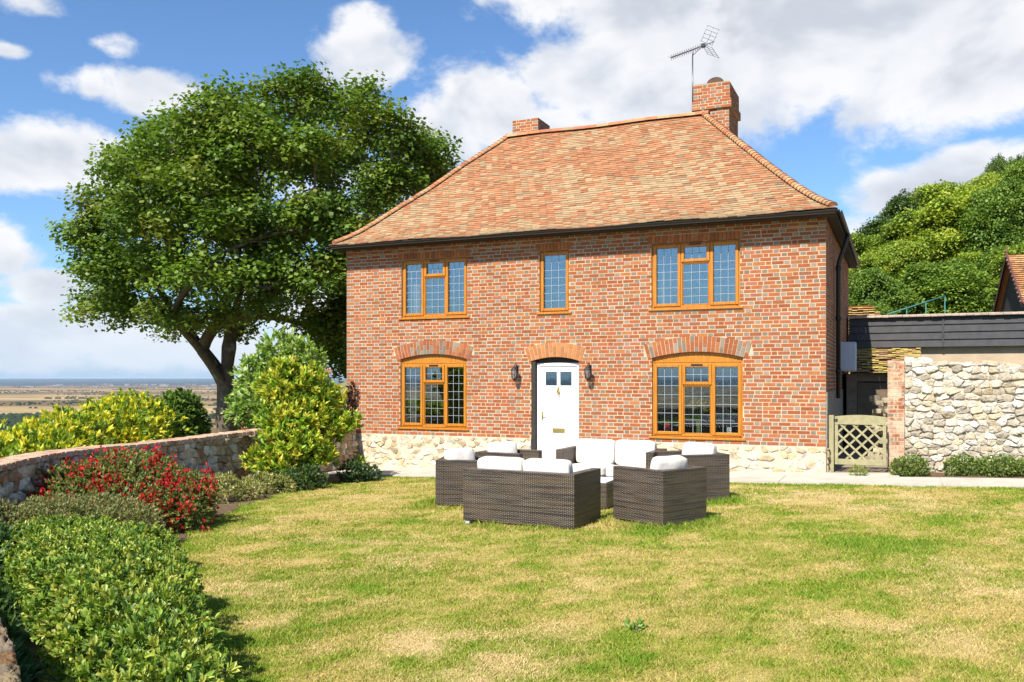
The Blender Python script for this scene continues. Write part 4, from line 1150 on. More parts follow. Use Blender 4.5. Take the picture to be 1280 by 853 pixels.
# rough capping stones on the near stretch, past the coping
m = MB()
def gtop(s, o, z): 
    x, y = gpt(s, z-.0); return (x, y, ztop(s)+o)
rubble(m, rel(gtop, GW), SEND, 19.5, lambda u: -TH-.03, lambda u: TH+.02, .10, 1.4, .02, [(.20, .145, .09), (.16, .12, .075), (.25, .20, .14), (.18, .105, .05)], gap=.06, rnds=.3)
NC = [(.20, .145, .09), (.16, .12, .075), (.25, .20, .14), (.18, .105, .05)]
rubble(m, rel(gwall, GW), SEND, 19.5, lambda u: -.3, ztop, .10, 1.5, .02, NC, gap=.06, rnds=.3)
rubble(m, rel(gback, GW), SEND, 19.5, lambda u: -.3, ztop, .12, 1.5, .02, NC, gap=.06, rnds=.3)
m.build('capping_stones', mat('dark lichened stone', attr=True, rough=.95, var=.4, vscale=12, bump=1., bscale=30, spec=.1, patches=[((.30, .26, .19), 9., .62, .70), ((.14, .13, .06), 4., .55, .68)]), GW)

# ------------------------------------------------------------------ right hand stone wall, pier, gate
SW = thing('stone_wall', 'pale rubble stone wall with a brick end pier right of the gate', 'wall', (*hw(1.01, .5), 0), HROT)
wz = lambda u: 2.17-.055*u+.02*math.sin(u*5)
f = lambda u, o, z: (u, -o, z)
m = MB(); m.box((.26, .0, -.3), (7.5, .42, 1.95)); 
for i in range(40):
    u0, u1 = .3+7.2*i/40, .3+7.2*(i+1)/40; m.quad([(u0, .0, 1.95), (u1, 0, 1.95), (u1, 0, max(wz(u1)-.03, 1.96)), (u0, 0, max(wz(u0)-.03, 1.96))]); m.quad([(u0, 0, max(wz(u0)-.03, 1.96)), (u1, 0, max(wz(u1)-.03, 1.96)), (u1, .42, max(wz(u1)-.03, 1.96)), (u0, .42, max(wz(u0)-.03, 1.96))])
m.build('wall_core', mat('pale stone mortar', (.45, .38, .28), .95, var=.3, vscale=7, bump=.7, bscale=30, spec=.1), SW)
m = MB(); rubble(m, f, .28, 7.5, lambda u: -.2, wz, .112, 1.55, .02, [(.46, .40, .31), (.40, .345, .265), (.50, .45, .37), (.37, .32, .25), (.43, .36, .25), (.53, .49, .42)], gap=.045, rnds=.12, rough=1.25)
rubble(m, lambda u, o, z: (u, z, wz(u)-.02+o), .28, 7.5, lambda u: .0, lambda u: .42, .2, 1.3, .05)
m.build('wall_stones', M_STONE, SW)
m = MB(); k = MB()
fp = lambda a, o, z: (a, -.045-o, z); fs_ = lambda a, o, z: (-o, .42-a, z)
k.box((0, -.045, -.3), (.27, .42, 2.16)); bricks(m, fp, .27, -.2, 2.16); bricks(m, fs_, .465, -.2, 2.16)
k.build('brick_pier', M_MORTAR, SW); m.build('pier_bricks', M_OLDBRICK, SW)
gzg = float(gz(*[np.array(v) for v in hw(.55, .2)]))
G = thing('lattice_gate', 'weathered wooden lattice gate between the house and the stone wall', 'gate', (*hw(.04, .12), gzg), HROT)
W_, H_ = .95, 1.0
m = MB(); m.bbox((0, 0, .0), (.085, .085, H_+.02), .006); m.build('gate_post', M_GATE, G)
m = MB(); m.bbox((.10, .02, .14), (.155, .065, H_-.03), .004); m.bbox((W_-.055, .02, .14), (W_, .065, H_-.03), .004)
m.bbox((.156, .021, .14), (W_-.056, .064, .24), .004)
N = 16
for i in range(N):
    xa, xb = .1+(W_-.1)*i/N, .1+(W_-.1)*(i+1)/N; A_ = lambda x: H_-.0+.03*math.sin(math.pi*(x-.1)/(W_-.1))
    q = [(xa, .015, H_-.14), (xb, .015, H_-.14), (xb, .015, A_(xb)), (xa, .015, A_(xa))]; qb = [(p[0], .07, p[2]) for p in q]
    m.quad(q); m.quad(qb[::-1]); m.quad([q[3], q[2], qb[2], qb[3]]); m.quad([qb[0], qb[1], q[1], q[0]])
m.build('gate_frame', M_GATE, G)
m = MB(); xa, xb, za, zb = .15, W_-.05, .235, H_-.135
def strip(c, sgn, yy):
    # line x*sgn + z = c clipped to the frame
    pts_ = []
    for x in (xa, xb):
        z = c-sgn*x
        if za <= z <= zb: pts_.append((x, z))
    for z in (za, zb):
        x = (c-z)/sgn
        if xa < x < xb: pts_.append((x, z))
    if len(pts_) < 2: return
    p, q = pts_[0], pts_[1]; d = Vector((q[0]-p[0], 0, q[1]-p[1])); L = d.length
    if L < .08: return
    an = math.atan2(d.z, d.x); M = Matrix.Translation((p[0], yy, p[1])) @ Matrix.Rotation(-an, 4, 'Y')
    m.box((0, 0, -.017), (L, .012, .017), M=M)
for i in range(-8, 16):
    strip(za+i*.205, 1, .028); strip(za-xb+i*.205, -1, .041)
m.build('lattice', M_GATE, G)
m = MB(); m.lathe([(.03, 0), (.03, .01)], (.12, .0, H_-.06), 10); m.tube([(.08, .008, H_-.05), (.15, .005, H_-.05)], .008, 6); m.build('gate_latch', M_IRON, G)

# ------------------------------------------------------------------ outbuildings
OB = thing('outbuilding', 'flat roofed outbuilding with black weatherboard over beige render behind the stone wall', 'outbuilding', (*hw(.06, 6.6), 0), HROT)
m = MB(); m.box((.02, .15, -.2), (9., 5, 2.66)); m.build('wall', M_RENDER, OB)
m = MB()
for i in range(4):
    z0 = 2.60+.178*i
    for x0, x1 in ((0., 2.07), (2.10, 3.97), (4.0, 6.5), (6.53, 9.0)):
        m.quad([(x0, -.012, z0), (x1, -.012, z0), (x1, .018, z0+.176), (x0, .018, z0+.176)]); m.quad([(x0, .03, z0), (x1, .03, z0), (x1, -.012, z0), (x0, -.012, z0)])
for x in (2.085, 3.985, 6.515): m.box((x-.02, -.03, 2.6), (x+.02, .01, 3.31))
m.box((0, .03, 2.6), (9, .1, 3.31)); m.build('weatherboard', M_BOARD, OB)
m = MB(); 
for i in range(60):
    x0 = -.0+9.1*i/60; m.bbox((x0, -.10+rnd.uniform(-.015, .015), 3.315+rnd.uniform(-.004, .004)), (x0+.148, 5.1, 3.36+rnd.uniform(-.004, .012)), .008)
for i in range(30):
    x0 = 9.1*i/30; m.bbox((x0, .4, 3.375+rnd.uniform(-.01, .01)), (x0+.30, 1.2, 3.41), .008)
m.build('roof', M_FELT, OB)
LT = thing('lean_to', 'low lean-to shed with a mossy tiled roof behind the gate', 'shed', (*hw(.1, 4.5), 0), HROT)
m = MB(); m.box((.0, .25, -.1), (.22, 2.0, 1.95)); m.box((1.2, .25, -.1), (1.5, 2.0, 1.95)); m.box((.0, 2.0, -.1), (1.5, 2.08, 2.3)); m.box((.2, .26, 1.78), (1.21, .38, 1.96)); m.build('wall', mat('beige wall with shade in its colour', (.20, .15, .10), .95, var=.3, vscale=4, bump=.5), LT)  # beige wall standing in shade; the shade is put into its brown colour
m = MB(); m.box((.23, .3, 0), (.27, .36, 1.78)); m.box((.27, .33, .02), (1.2, .36, 1.75)); m.build('door', mat('old brown boards', (.13, .095, .06), .9, var=.35, vscale=6), LT)
m = MB(); nrow = 14
for r in range(nrow):
    y0 = .0+2.02*r/nrow; z0 = 1.98+.60*r/nrow; x = -.03-.08*(r % 2)
    while x < 1.55:
        c = tuple(np.array(rnd.choice([(.34, .22, .11), (.40, .30, .10), (.28, .16, .09), (.42, .35, .10)]))*rnd.uniform(.8, 1.2))
        dz_ = rnd.uniform(-.012, .022); m.box((max(x, -.03), y0+rnd.uniform(-.04, .02), z0+dz_), (min(x+.17, 1.56), y0+.22, z0+.022+dz_), c); x += .175
m.build('roof', mat('mossy tiles', attr=True, rough=.95, var=.3, vscale=8, bump=.6, bscale=30, spec=.1, patches=[((.36, .29, .03), 2.4, .55, .64)]), LT)
# pale stone heap glimpsed behind the gate
x_, y_ = hw(1.0, 3.2)
m = MB()
for i in range(60):
    k = rnd.random(); p = Vector((rnd.uniform(-.28, .28), rnd.uniform(-.2, .2), 0)); p.z = rnd.uniform(0, 1.25)
    vs, fs = pillow(rnd.uniform(.12, .24), rnd.uniform(.12, .2), rnd.uniform(.08, .15), 3); c = tuple(np.array([.45, .38, .27])*rnd.uniform(.7, 1.2)); an = rnd.uniform(0, 3)
    m.mesh([Matrix.Rotation(an, 4, 'Z') @ Vector(v)+p for v in vs], fs, c, 0, False)
o = m.build('rubble_pillar', M_STONE); o.location = (x_, y_, .2); tag(o, 'stub of rough stonework standing behind the lattice gate', 'stonework')
# tiled hut roof peeping above the weatherboard, beside the house
HB = thing('tiled_hut', 'lichened tiled roof of a low hut behind the weatherboard beside the house', 'hut', (*hw(-.2, 12.5), 0), HROT)
m = MB(); m.box((-1.5, .3, 0), (1.0, 3., 3.2)); m.build('wall', M_RENDER, HB)
m = MB()
for r in range(12):
    y0 = 1.5*r/12; z0 = 3.2+1.0*r/12; x = -1.7
    while x < 1.25-.35*r/12*2:
        c = tuple(np.array(rnd.choice([(.50, .33, .12), (.42, .25, .12), (.52, .38, .14)]))*rnd.uniform(.8, 1.2)); dz_ = rnd.uniform(-.012, .02); m.box((x, y0-rnd.uniform(0, .04), z0+dz_), (x+.165, y0+.2, z0+.02+dz_), c); x += .17
m.quad([(-1.7, 1.5, 4.2), (.6, 1.5, 4.2), (1.2, 3.2, 3.1), (-1.7, 3.2, 3.1)], (.4, .25, .12)); m.build('roof', M_TILE, HB)
# cottage at the right edge
CX, CY = 18.45, 30.6
cz = float(height(np.array(CX), np.array(CY)))
CT = thing('gabled_cottage', 'red tiled cottage with dark red bargeboards on the hillside at the right edge', 'cottage', (CX, CY, cz), R(-20))
rz0 = 6.55-cz
m = MB(); m.box((-.4, .3, -1), (5.8, 5.5, rz0-1.9)); m.quad([(-.4, .3, rz0-1.9), (-.4, 2.9, rz0-.1), (-.4, 5.5, rz0-1.9)], (1, 1, 1)); m.build('wall', M_DARK, CT)
m = MB()
for r in range(24):
    y0 = -.1+3.0*r/24; z0 = rz0-2.1+2.1*r/24; x = -.6-.08*(r % 2)
    while x < 6:
        c = tuple(np.array(rnd.choice([(.40, .20, .09), (.36, .16, .08), (.42, .27, .13), (.44, .23, .1)]))*rnd.uniform(.8, 1.2)); m.box((x, y0, z0), (x+.165, y0+.18, z0+.04+rnd.uniform(0, .015)), c); x += .17
m.quad([(-.6, 2.9, rz0), (6, 2.9, rz0), (6, 5.9, rz0-2.1), (-.6, 5.9, rz0-2.1)], (.4, .15, .08)); m.build('roof', M_TILE, CT)
m = MB()
for y0, y1 in ((-.15, 2.9), (5.95, 2.9)):
    M = [(-.66, y0, rz0-2.2), (-.66, y1, rz0-.02)]
    m.quad([(-.66, y0, rz0-2.25), (-.66, y1, rz0-.12), (-.66, y1, rz0+.07), (-.66, y0, rz0-2.06)]); m.quad([(-.6, y0, rz0-2.25), (-.6, y0, rz0-2.06), (-.6, y1, rz0+.07), (-.6, y1, rz0-.12)]); m.quad([(-.66, y0, rz0-2.06), (-.66, y1, rz0+.07), (-.6, y1, rz0+.07), (-.6, y0, rz0-2.06)])
m.tube([(-.63, 2.9, rz0-.3), (-.63, 2.9, rz0+.3)], .03, 6); m.build('bargeboard', M_DARKWOOD, CT)
# brick pier beyond the garden wall
bp = thing('brick_pier', 'short red brick pier beside the trunk beyond the garden wall', 'pier', (-6.15, 21.6, -.25))
k = MB(); m = MB(); k.box((-.5, -.2, 0), (.5, .2, 1.12)); bricks(m, lambda a, o, z: (-.5+a, -.2-o, z), 1., 0, 1.12); bricks(m, lambda a, o, z: (.5+o, -.2+a, z), .4, 0, 1.12)
k.build('pier_core', M_MORTAR, bp); m.build('pier_bricks', M_BRICK, bp); k = MB(); k.bbox((-.55, -.25, 1.121), (.55, .25, 1.2), .012); k.build('capstone', M_CONC, bp)

# ------------------------------------------------------------------ foliage
ROUND = [False]
def norm(v): return v/np.maximum(np.linalg.norm(v, axis=-1, keepdims=True), 1e-9)
def leaves(Pos, Dir, Nrm, L, Wd, col, fold=.25, droop=0.):
    """pointed leaves folded along the midrib: base, left, tip, right (+ shoulders)"""
    n = len(Pos); Dir = norm(Dir); S = norm(np.cross(Dir, Nrm)); N = norm(np.cross(S, Dir))
    L = np.broadcast_to(L, n)[:, None]; Wd = np.broadcast_to(Wd, n)[:, None]
    if ROUND[0]:
        b = Pos; m1 = Pos+Dir*L*.4+N*(.05*L); m2 = Pos+Dir*L*.78+N*(.05*L); tip = Pos+Dir*L
        up_ = N*Wd*fold
        l1 = m1+S*Wd*.42+up_; r1 = m1-S*Wd*.42+up_; l2 = m2+S*Wd*.46+up_*.9; r2 = m2-S*Wd*.46+up_*.9
        V = np.stack([b, l1, l2, tip, r2, r1, m1, m2], 1).reshape(-1, 3); base = np.arange(n)[:, None]*8
        F = np.concatenate([base+np.array([q]) for q in ((0, 6, 1), (6, 7, 2), (6, 2, 1), (7, 3, 2), (0, 5, 6), (6, 5, 4), (6, 4, 7), (7, 4, 3))], 1).reshape(-1, 3)
        return V, F, np.repeat(col, 8, 0)
    b = Pos; m = Pos+Dir*L*.5+N*(.06*L); tip = Pos+Dir*L-N*(droop*L)
    l = Pos+Dir*L*.45+S*Wd*.5+N*Wd*fold; r = Pos+Dir*L*.45-S*Wd*.5+N*Wd*fold
    V = np.stack([b, l, tip, r, m], 1).reshape(-1, 3)
    base = np.arange(n)[:, None]*5
    F = np.concatenate([base+np.array([[0, 4, 1]]), base+np.array([[1, 4, 2]]), base+np.array([[0, 3, 4]]), base+np.array([[3, 2, 4]])], 1).reshape(-1, 3)
    return V, F, np.repeat(col, 5, 0)
def cards(Pos, Nrm, L, Wd, col):
    """plain diamond leaves for far or dense crowns"""
    n = len(Pos); Nrm = norm(Nrm); a = norm(np.cross(Nrm, rng.normal(size=(n, 3)))); b = np.cross(Nrm, a)
    L = np.broadcast_to(L, n)[:, None]; Wd = np.broadcast_to(Wd, n)[:, None]
    V = np.stack([Pos-a*L*.5, Pos+b*Wd*.5+a*L*.08-Nrm*L*.05, Pos+a*L*.5-Nrm*L*.12, Pos-b*Wd*.5+a*L*.08-Nrm*L*.05], 1).reshape(-1, 3)
    F = np.arange(4*n).reshape(-1, 4)
    return V, F, np.repeat(col, 4, 0)
def palette(n, cols, jit=.2):
    c = np.array(cols)[rng.integers(0, len(cols), n)]; return c*rng.uniform(1-jit, 1+jit, (n, 1))
def unit(n): return norm(rng.normal(size=(n, 3)))
def lobe_points(lobes, per_area, shell=(.72, 1.02), flatten=True):
    """points near the surfaces of ellipsoid lobes [(x,y,z,rx,ry,rz)], outside the other lobes; returns P, outward N"""
    PP = []; NN = []
    Lb = np.array(lobes, float)
    for i, (x, y, z, a, b, c) in enumerate(Lb):
        n = max(6, int(per_area*4*math.pi*((a*b)**1.6+(a*c)**1.6+(b*c)**1.6)**(1/1.6)/3**(1/1.6)))
        u = unit(n); r = rng.uniform(shell[0], shell[1], (n, 1)); p = np.array([x, y, z])+u*r*np.array([a, b, c]); nn = norm(u/np.array([a, b, c]))
        keep = np.ones(n, bool)
        for k in range(len(Lb)):
            if k == i: continue
            q = np.linalg.norm((p-Lb[k, :3])/Lb[k, 3:], axis=1); keep &= q > shell[0]*.85
        PP.append(p[keep]); NN.append(nn[keep])
    return np.concatenate(PP), np.concatenate(NN)
def rosettes(P, N, k, L, Wd, cols, spread=.8, up=.35, jit=.2, fold=.2, clump_jit=.18):
    """k leaves radiating from each shoot tip"""
    n = len(P); ax = norm(N+np.array([0, 0, up])+rng.normal(0, .35, (n, 3)))
    cl = palette(n, cols, clump_jit)
    Pos = np.repeat(P, k, 0); A = np.repeat(ax, k, 0); r = norm(np.cross(A, rng.normal(size=A.shape)))
    e = rng.uniform(.25, 1.25, (n*k, 1))*spread
    D = norm(A+r*e); Pos = Pos+A*(rng.uniform(-.4, .3, (n*k, 1))*np.asarray(L).mean())
    Ls = L*rng.uniform(.7, 1.25, n*k); Ws = Wd*rng.uniform(.75, 1.2, n*k)
    return leaves(Pos, D, A+rng.normal(0, .2, A.shape), Ls, Ws, np.repeat(cl, k, 0)*rng.uniform(1-jit, 1+jit, (n*k, 1)), fold)
def cat_(parts):
    V = []; F = []; Cc = []; o = 0
    for v, f, c in parts: V.append(v); F.append(f+o); Cc.append(c); o += len(v)
    return np.concatenate(V), np.concatenate(F), np.concatenate(Cc)
def stems(mb, base, tips, r=.012, col=(.10, .075, .05)):
    for p in tips:
        b = Vector((base[0]+rnd.uniform(-.1, .1)*abs(p[0]-base[0]+.3), base[1]+rnd.uniform(-.1, .1), base[2])); q = Vector(p); mid = b.lerp(q, .5)+Vector((rnd.uniform(-.05, .05), rnd.uniform(-.05, .05), .05))
        mb.tube([b, mid, q], [r, r*.7, r*.4], 5, col, caps=False)
def plant(name, label, cat, loc, lobes, per_area, k, L, Wd, cols, group=None, m=None, extra=None, shell=(.72, 1.02), up=.35, spread=.8, nstem=14, inner=True, stemr=.012):
    """shrub: thing > foliage (+ flowers), stems. lobes are relative to loc (x, y on ground)"""
    z = float(height(np.array(loc[0]), np.array(loc[1]))) if len(loc) < 3 else loc[2]
    T = thing(name, label, cat, (loc[0], loc[1], z), 0, group)
    P, N = lobe_points(lobes, per_area, shell); kp = P[:, 2] > .0; P, N = P[kp], N[kp]
    parts = [rosettes(P, N, k, L, Wd, cols, spread, up)]
    if inner:          # sparser shoots inside, in the same leaf colours
        P2, N2 = lobe_points(lobes, per_area*.35, (.35, .7)); kp = P2[:, 2] > 0
        parts.append(rosettes(P2[kp], N2[kp], k, L, Wd, cols, 1.2, .2))
    V, F, c = cat_(parts)
    link('foliage', V, F, m or M_LEAF, T, c)
    mb = MB(); ids = rng.choice(len(P), min(nstem, len(P)), replace=False); stems(mb, (0, 0, -.05), P[ids]*np.array([.85, .85, .85]), stemr); mb.build('stems', mat('shrub stems', attr=True, rough=.9, var=.2), T)
    if extra: extra(T, P, N)
    return T
def gzf(x, y): return float(gz(np.array(x), np.array(y)))

ROUND[0] = True
# the low hedge in front (glossy, light green tips)
GRN = [(.21, .31, .04), (.17, .27, .04), (.28, .35, .05), (.11, .19, .035), (.36, .39, .07)]
hl = []
for (x, y, rx, ry, h) in ((-1.52, 3.9, .25, .45, .50), (-1.80, 4.4, .30, .42, .55), (-2.08, 4.9, .34, .45, .57), (-2.36, 5.4, .38, .45, .60), (-2.68, 5.95, .44, .5, .60), (-3.0, 6.5, .48, .5, .60), (-3.35, 7.0, .52, .5, .58), (-3.62, 7.5, .54, .5, .56), (-3.95, 8.0, .54, .5, .55), (-4.2, 8.5, .55, .45, .53), (-3.6, 8.35, .35, .4, .46), (-4.6, 8.7, .4, .4, .5), (-2.75, 6.6, .3, .4, .5)):
    rx *= 1.1; h *= 1-.085*max(0, y-5.5); hl.append((x+2.8, y-6., h*.45, rx, ry, h*.62))
plant('low_hedge', 'broad low evergreen shrub with bright green glossy leaves in the left foreground', 'shrub', (-2.8, 6., gzf(-2.8, 6.)), hl, 430, 8, .050, .021, GRN, m=M_GLOSSLEAF, shell=(.74, 1.14), nstem=40, spread=.95)
ROUND[0] = False
# shaded lower growth between wall and hedge
hl = []
for (x, y) in ((-2.9, 4.4), (-3.3, 5.0), (-2.4, 3.7), (-3.8, 5.8), (-4.3, 6.6), (-4.7, 7.4), (-5.0, 8.2)): hl.append((x+3.6, y-6., .16, .46, .55, .30))
plant('ground_plant', 'low dark green leafy plants in the shade along the near garden wall', 'plants', (-3.6, 6., gzf(-3.6, 6.)), hl, 230, 7, .075, .03, [(.08, .15, .04), (.10, .17, .045), (.06, .12, .04)], nstem=20)
# grey green shrub behind it
hl = [(x+4.6, y-10.1, .25, rx, ry, h) for x, y, rx, ry, h in ((-5.15, 9.85, .5, .45, .36), (-4.65, 10.0, .5, .4, .36), (-5.4, 9.4, .4, .45, .34), (-4.9, 9.55, .5, .4, .35), (-4.25, 9.85, .35, .35, .28))]
plant('grey_green_shrub', 'low grey green fine leaved shrub between the bright hedge and the red flowered bush', 'shrub', (-4.6, 10.1, gzf(-4.6, 10.1)), hl, 520, 7, .042, .014, [(.25, .27, .10), (.20, .235, .08), (.30, .28, .12), (.24, .21, .08)], nstem=26)
# red flowered bush
def red(T, P, N):
    n = len(P); pick = P[:, 2] > .12; Q = P[pick]; NQ = N[pick]
    clus = rng.choice(len(Q), 190, replace=False); parts = []
    for ci in clus:
        m_ = rng.integers(6, 22); p = Q[ci]+NQ[ci]*.05+rng.normal(0, .055, (m_, 3)); parts.append(p)
    p = np.concatenate(parts); p = np.concatenate([p, Q[rng.choice(len(Q), 500)]+.04*rng.normal(size=(500, 3))])
    k = len(p); d = norm(np.array([0, 0, -1.])+rng.normal(0, .5, (k, 3)))
    pp = np.repeat(p, 3, 0); dd = norm(np.repeat(d, 3, 0)+rng.normal(0, .45, (k*3, 3)))
    c = palette(k*3, [(.58, .022, .022), (.50, .015, .03), (.62, .06, .035), (.36, .012, .02)], .2)
    V, F, c = leaves(pp, dd, rng.normal(size=(k*3, 3)), .048, .024, c, .3); stuff(link('flowers', V, F, M_PETAL, T, c))
hl = [((x+4.75)*.90-.26, y-11.3, z*.84, rx*.92, ry, h*.84) for x, y, z, rx, ry, h in ((-5.3, 11.2, .5, .65, .6, .5), (-4.7, 11.4, .55, .75, .65, .58), (-4.1, 11.4, .42, .6, .6, .48), (-5.75, 11.3, .42, .45, .5, .4), (-4.4, 11.0, .35, .7, .5, .4), (-5.1, 10.8, .35, .6, .4, .4), (-4.9, 11.9, .6, .7, .4, .52), (-3.85, 11.15, .3, .4, .5, .34))]
plant('flowering_bush', 'wide rounded bush covered in red flowers beside the garden wall', 'bush', (-4.75, 11.3, gzf(-4.75, 11.3)), hl, 210, 7, .062, .026, [(.23, .25, .07), (.17, .22, .055), (.27, .20, .07), (.14, .20, .06), (.20, .25, .06)], extra=red, shell=(.7, 1.08), nstem=40)
# tall yellow green shrub by the house
hl = [(x+3.72, y-16.3, z, rx, ry, h) for x, y, z, rx, ry, h in ((-4.15, 16.4, 1.85, .36, .35, .36), (-3.7, 16.5, 1.7, .38, .38, .36), (-3.35, 16.6, 1.55, .32, .32, .30), (-3.75, 16.2, 1.2, .48, .42, .36), (-4.15, 16.2, 1.05, .32, .35, .3), (-3.25, 16.5, 1.05, .36, .35, .28), (-3.75, 16.0, .72, .48, .42, .30), (-4.3, 15.95, .5, .30, .3, .22), (-2.98, 16.6, 1.12, .24, .24, .17), (-4.05, 16.45, 2.12, .22, .22, .2), (-3.6, 16.5, 1.98, .22, .22, .2), (-3.4, 16.1, .55, .34, .3, .24), (-4.0, 15.9, .32, .4, .3, .25))]
plant('tall_shrub', 'tall yellow green leafy shrub growing at the left corner of the house', 'shrub', (-3.90, 16.3, gzf(-3.90, 16.3)), hl, 105, 9, .12, .045, [(.36, .42, .035), (.25, .37, .03), (.44, .44, .04), (.19, .31, .03), (.50, .46, .05)], m=M_GLOSSLEAF, shell=(.55, 1.25), up=.9, spread=.9, nstem=30, stemr=.02)
# variegated shrub beyond the wall
def pink(T, P, N):
    for q in range(9):
        k = 34; p = np.array([.85+rng.uniform(-.22, .22), -.32+rng.uniform(-.1, .05), 2.15+rng.uniform(-.22, .22)])+rng.normal(0, .025, (k, 3))
        V, F, c = leaves(p, unit(k), unit(k), .05, .045, palette(k, [(.72, .46, .42), (.75, .58, .52), (.6, .35, .33)], .1), .2); link('rose', V, F, M_PETAL, T, c)
hl = [(x, y, z, rx, ry, h) for x, y, z, rx, ry, h in ((-.3, 0, 1.75, .7, .65, .6), (.25, .1, 2.1, .62, .6, .6), (-.75, -.1, 1.5, .45, .5, .45), (.1, -.2, 1.2, .7, .6, .6), (.65, 0, 1.5, .45, .5, .5), (.1, 0, .5, .9, .6, .5), (.35, .1, 2.6, .45, .45, .4), (-.1, .1, 2.75, .45, .4, .4), (-.65, 0, 2.2, .45, .45, .4))]
plant('pale_leaved_shrub', 'pale green variegated shrub with a few pink roses behind the tall yellow green shrub', 'shrub', (-4.98, 19.3, -.3), hl, 62, 8, .13, .065, [(.33, .44, .10), (.27, .39, .08), (.44, .51, .18), (.20, .32, .06)], extra=pink, shell=(.62, 1.12), nstem=26, stemr=.02)
# golden hedge beyond the wall
hl = []
for i in range(34):
    f_ = i/33; y = 9.5+13.0*f_; x = -8.1+.5*math.sin(f_*5)+rnd.uniform(-.35, .35); zt = .84+.78*f_; hl.append((x+8, y-16, zt*.55+rnd.uniform(-.12, .06), rnd.uniform(.6, .95), rnd.uniform(.55, .8), zt*.48+.18))
gold = [l for l in hl if l[1] < 4.4]; dark = [(.12, 4.3, .7, .5, .5, .75), (.2, 4.9, .85, .5, .5, .85), (.0, 5.4, .8, .55, .5, .9), (.15, 4.6, 1.25, .4, .4, .55)]
plant('golden_hedge', 'loose golden yellow leaved hedge running along the far side of the garden wall', 'hedge', (-8, 16, -.25), gold, 105, 8, .11, .055, [(.60, .54, .03), (.50, .50, .035), (.32, .40, .035), (.62, .56, .05), (.20, .30, .03), (.16, .26, .03)], shell=(.68, 1.12), nstem=60)
plant('dark_green_bush', 'dark green bush between the golden hedge and the big tree trunk', 'bush', (-8, 16, -.25), dark, 150, 8, .10, .05, [(.10, .18, .03), (.14, .23, .035), (.07, .14, .03), (.20, .30, .04)], shell=(.68, 1.12), nstem=30)
# low plants at the wall foot
CRM = [(.32, .32, .09), (.38, .35, .11), (.22, .26, .07)]
def cream(T, P, N):
    k = 130; p = P[rng.integers(0, len(P), k)]+N[rng.integers(0, len(P), k)]*.03
    V, F, c = leaves(p, unit(k)+np.array([0, 0, .6]), unit(k), .04, .035, palette(k, [(.68, .62, .42), (.6, .5, .3)], .1), .2); stuff(link('flowers', V, F, M_PETAL, T, c))
plant('cream_flowered_plant', 'straggly cream flowered plant just right of the red flowered bush', 'plant', (-4.55, 13.9, gzf(-4.55, 13.9)), [(0, 0, .22, .32, .3, .24), (.3, .25, .16, .26, .26, .18)], 190, 6, .06, .018, CRM, extra=cream)
plant('cream_flowered_plant', 'straggly cream flowered plant at the left foot of the tall yellow green shrub', 'plant', (-4.25, 14.9, gzf(-4.25, 14.9)), [(0, 0, .16, .28, .26, .2), (.3, .1, .13, .25, .22, .17)], 190, 6, .06, .018, CRM, extra=cream)
plant('dark_leaved_plant', 'low dark green plant directly below the tall yellow green shrub', 'plant', (-3.65, 15.45, gzf(-3.65, 15.45)), [(0, 0, .15, .4, .32, .25), (-.4, -.1, .12, .28, .24, .18)], 190, 7, .07, .03, [(.06, .11, .03), (.08, .14, .035)])
plant('dark_leaved_plant', 'low dark green plant at the right foot of the tall yellow green shrub', 'plant', (-2.98, 16.5, gzf(-2.98, 16.5)), [(0, 0, .16, .28, .26, .24), (.28, .1, .12, .22, .22, .18)], 190, 7, .07, .03, [(.05, .10, .03), (.07, .12, .035)])
x_, y_ = hw(-10.08, -.14)
plant('red_leaved_climber', 'thin dark red leaved climber on the left corner of the house', 'climber', (x_, y_, .0), [(0, 0, 1.25, .16, .12, .28), (.1, 0, 1.55, .12, .1, .2), (-.05, 0, .9, .12, .1, .25)], 160, 5, .07, .035, [(.10, .04, .04), (.14, .07, .05), (.08, .08, .03)], nstem=16)
x_, y_ = hw(-9.75, -.2)
plant('seedling', 'small light green seedling against the stone plinth at the left end of the house', 'plant', (x_, y_, gzf(x_, y_)+.03), [(0, 0, .13, .13, .1, .13)], 160, 6, .09, .045, [(.30, .40, .05), (.24, .34, .05)], nstem=6)
# mounds along the right stone wall
BOX = 'clipped green mounds along the foot of the stone wall'
for lx, d, r, h, lab in ((1.36, -.16, .30, .34, 'round green mound shrub in front of the brick pier, apart from the others'), (2.2, .05, .32, .33, 'second green mound shrub from the brick pier under the stone wall'), (2.72, .06, .34, .33, 'third green mound shrub from the brick pier under the stone wall'), (3.3, .07, .36, .34, 'fourth green mound shrub from the brick pier under the stone wall'), (3.95, .07, .36, .34, 'green mound shrub at the right edge of the photo under the stone wall')):
    x_, y_ = hw(lx, d)
    plant('mound_shrub', lab, 'shrub', (x_, y_, gzf(x_, y_)), [(0, 0, h*.42, r, r*.85, h*.6), (r*.5, .0, h*.35, r*.6, r*.6, h*.5), (-r*.5, -.03, h*.35, r*.6, r*.6, h*.48)], 420, 7, .042, .018, [(.15, .22, .045), (.21, .28, .055), (.28, .34, .09), (.11, .17, .04)], group=BOX, nstem=10)
x_, y_ = hw(.55, -.45)
plant('weed', 'small tuft of weed growing from the path in front of the gate', 'weed', (x_, y_, gzf(x_, y_)+.02), [(0, 0, .06, .16, .12, .09)], 300, 5, .06, .014, [(.2, .27, .05), (.28, .3, .07)], nstem=4)
plant('dock_weed', 'flat green leafy weed alone in the sunny lawn foreground', 'weed', (.82, 6.0, gzf(.82, 6.)), [(0, 0, .012, .08, .07, .02)], 420, 5, .05, .024, [(.15, .28, .035), (.2, .32, .05)], nstem=3, inner=False)

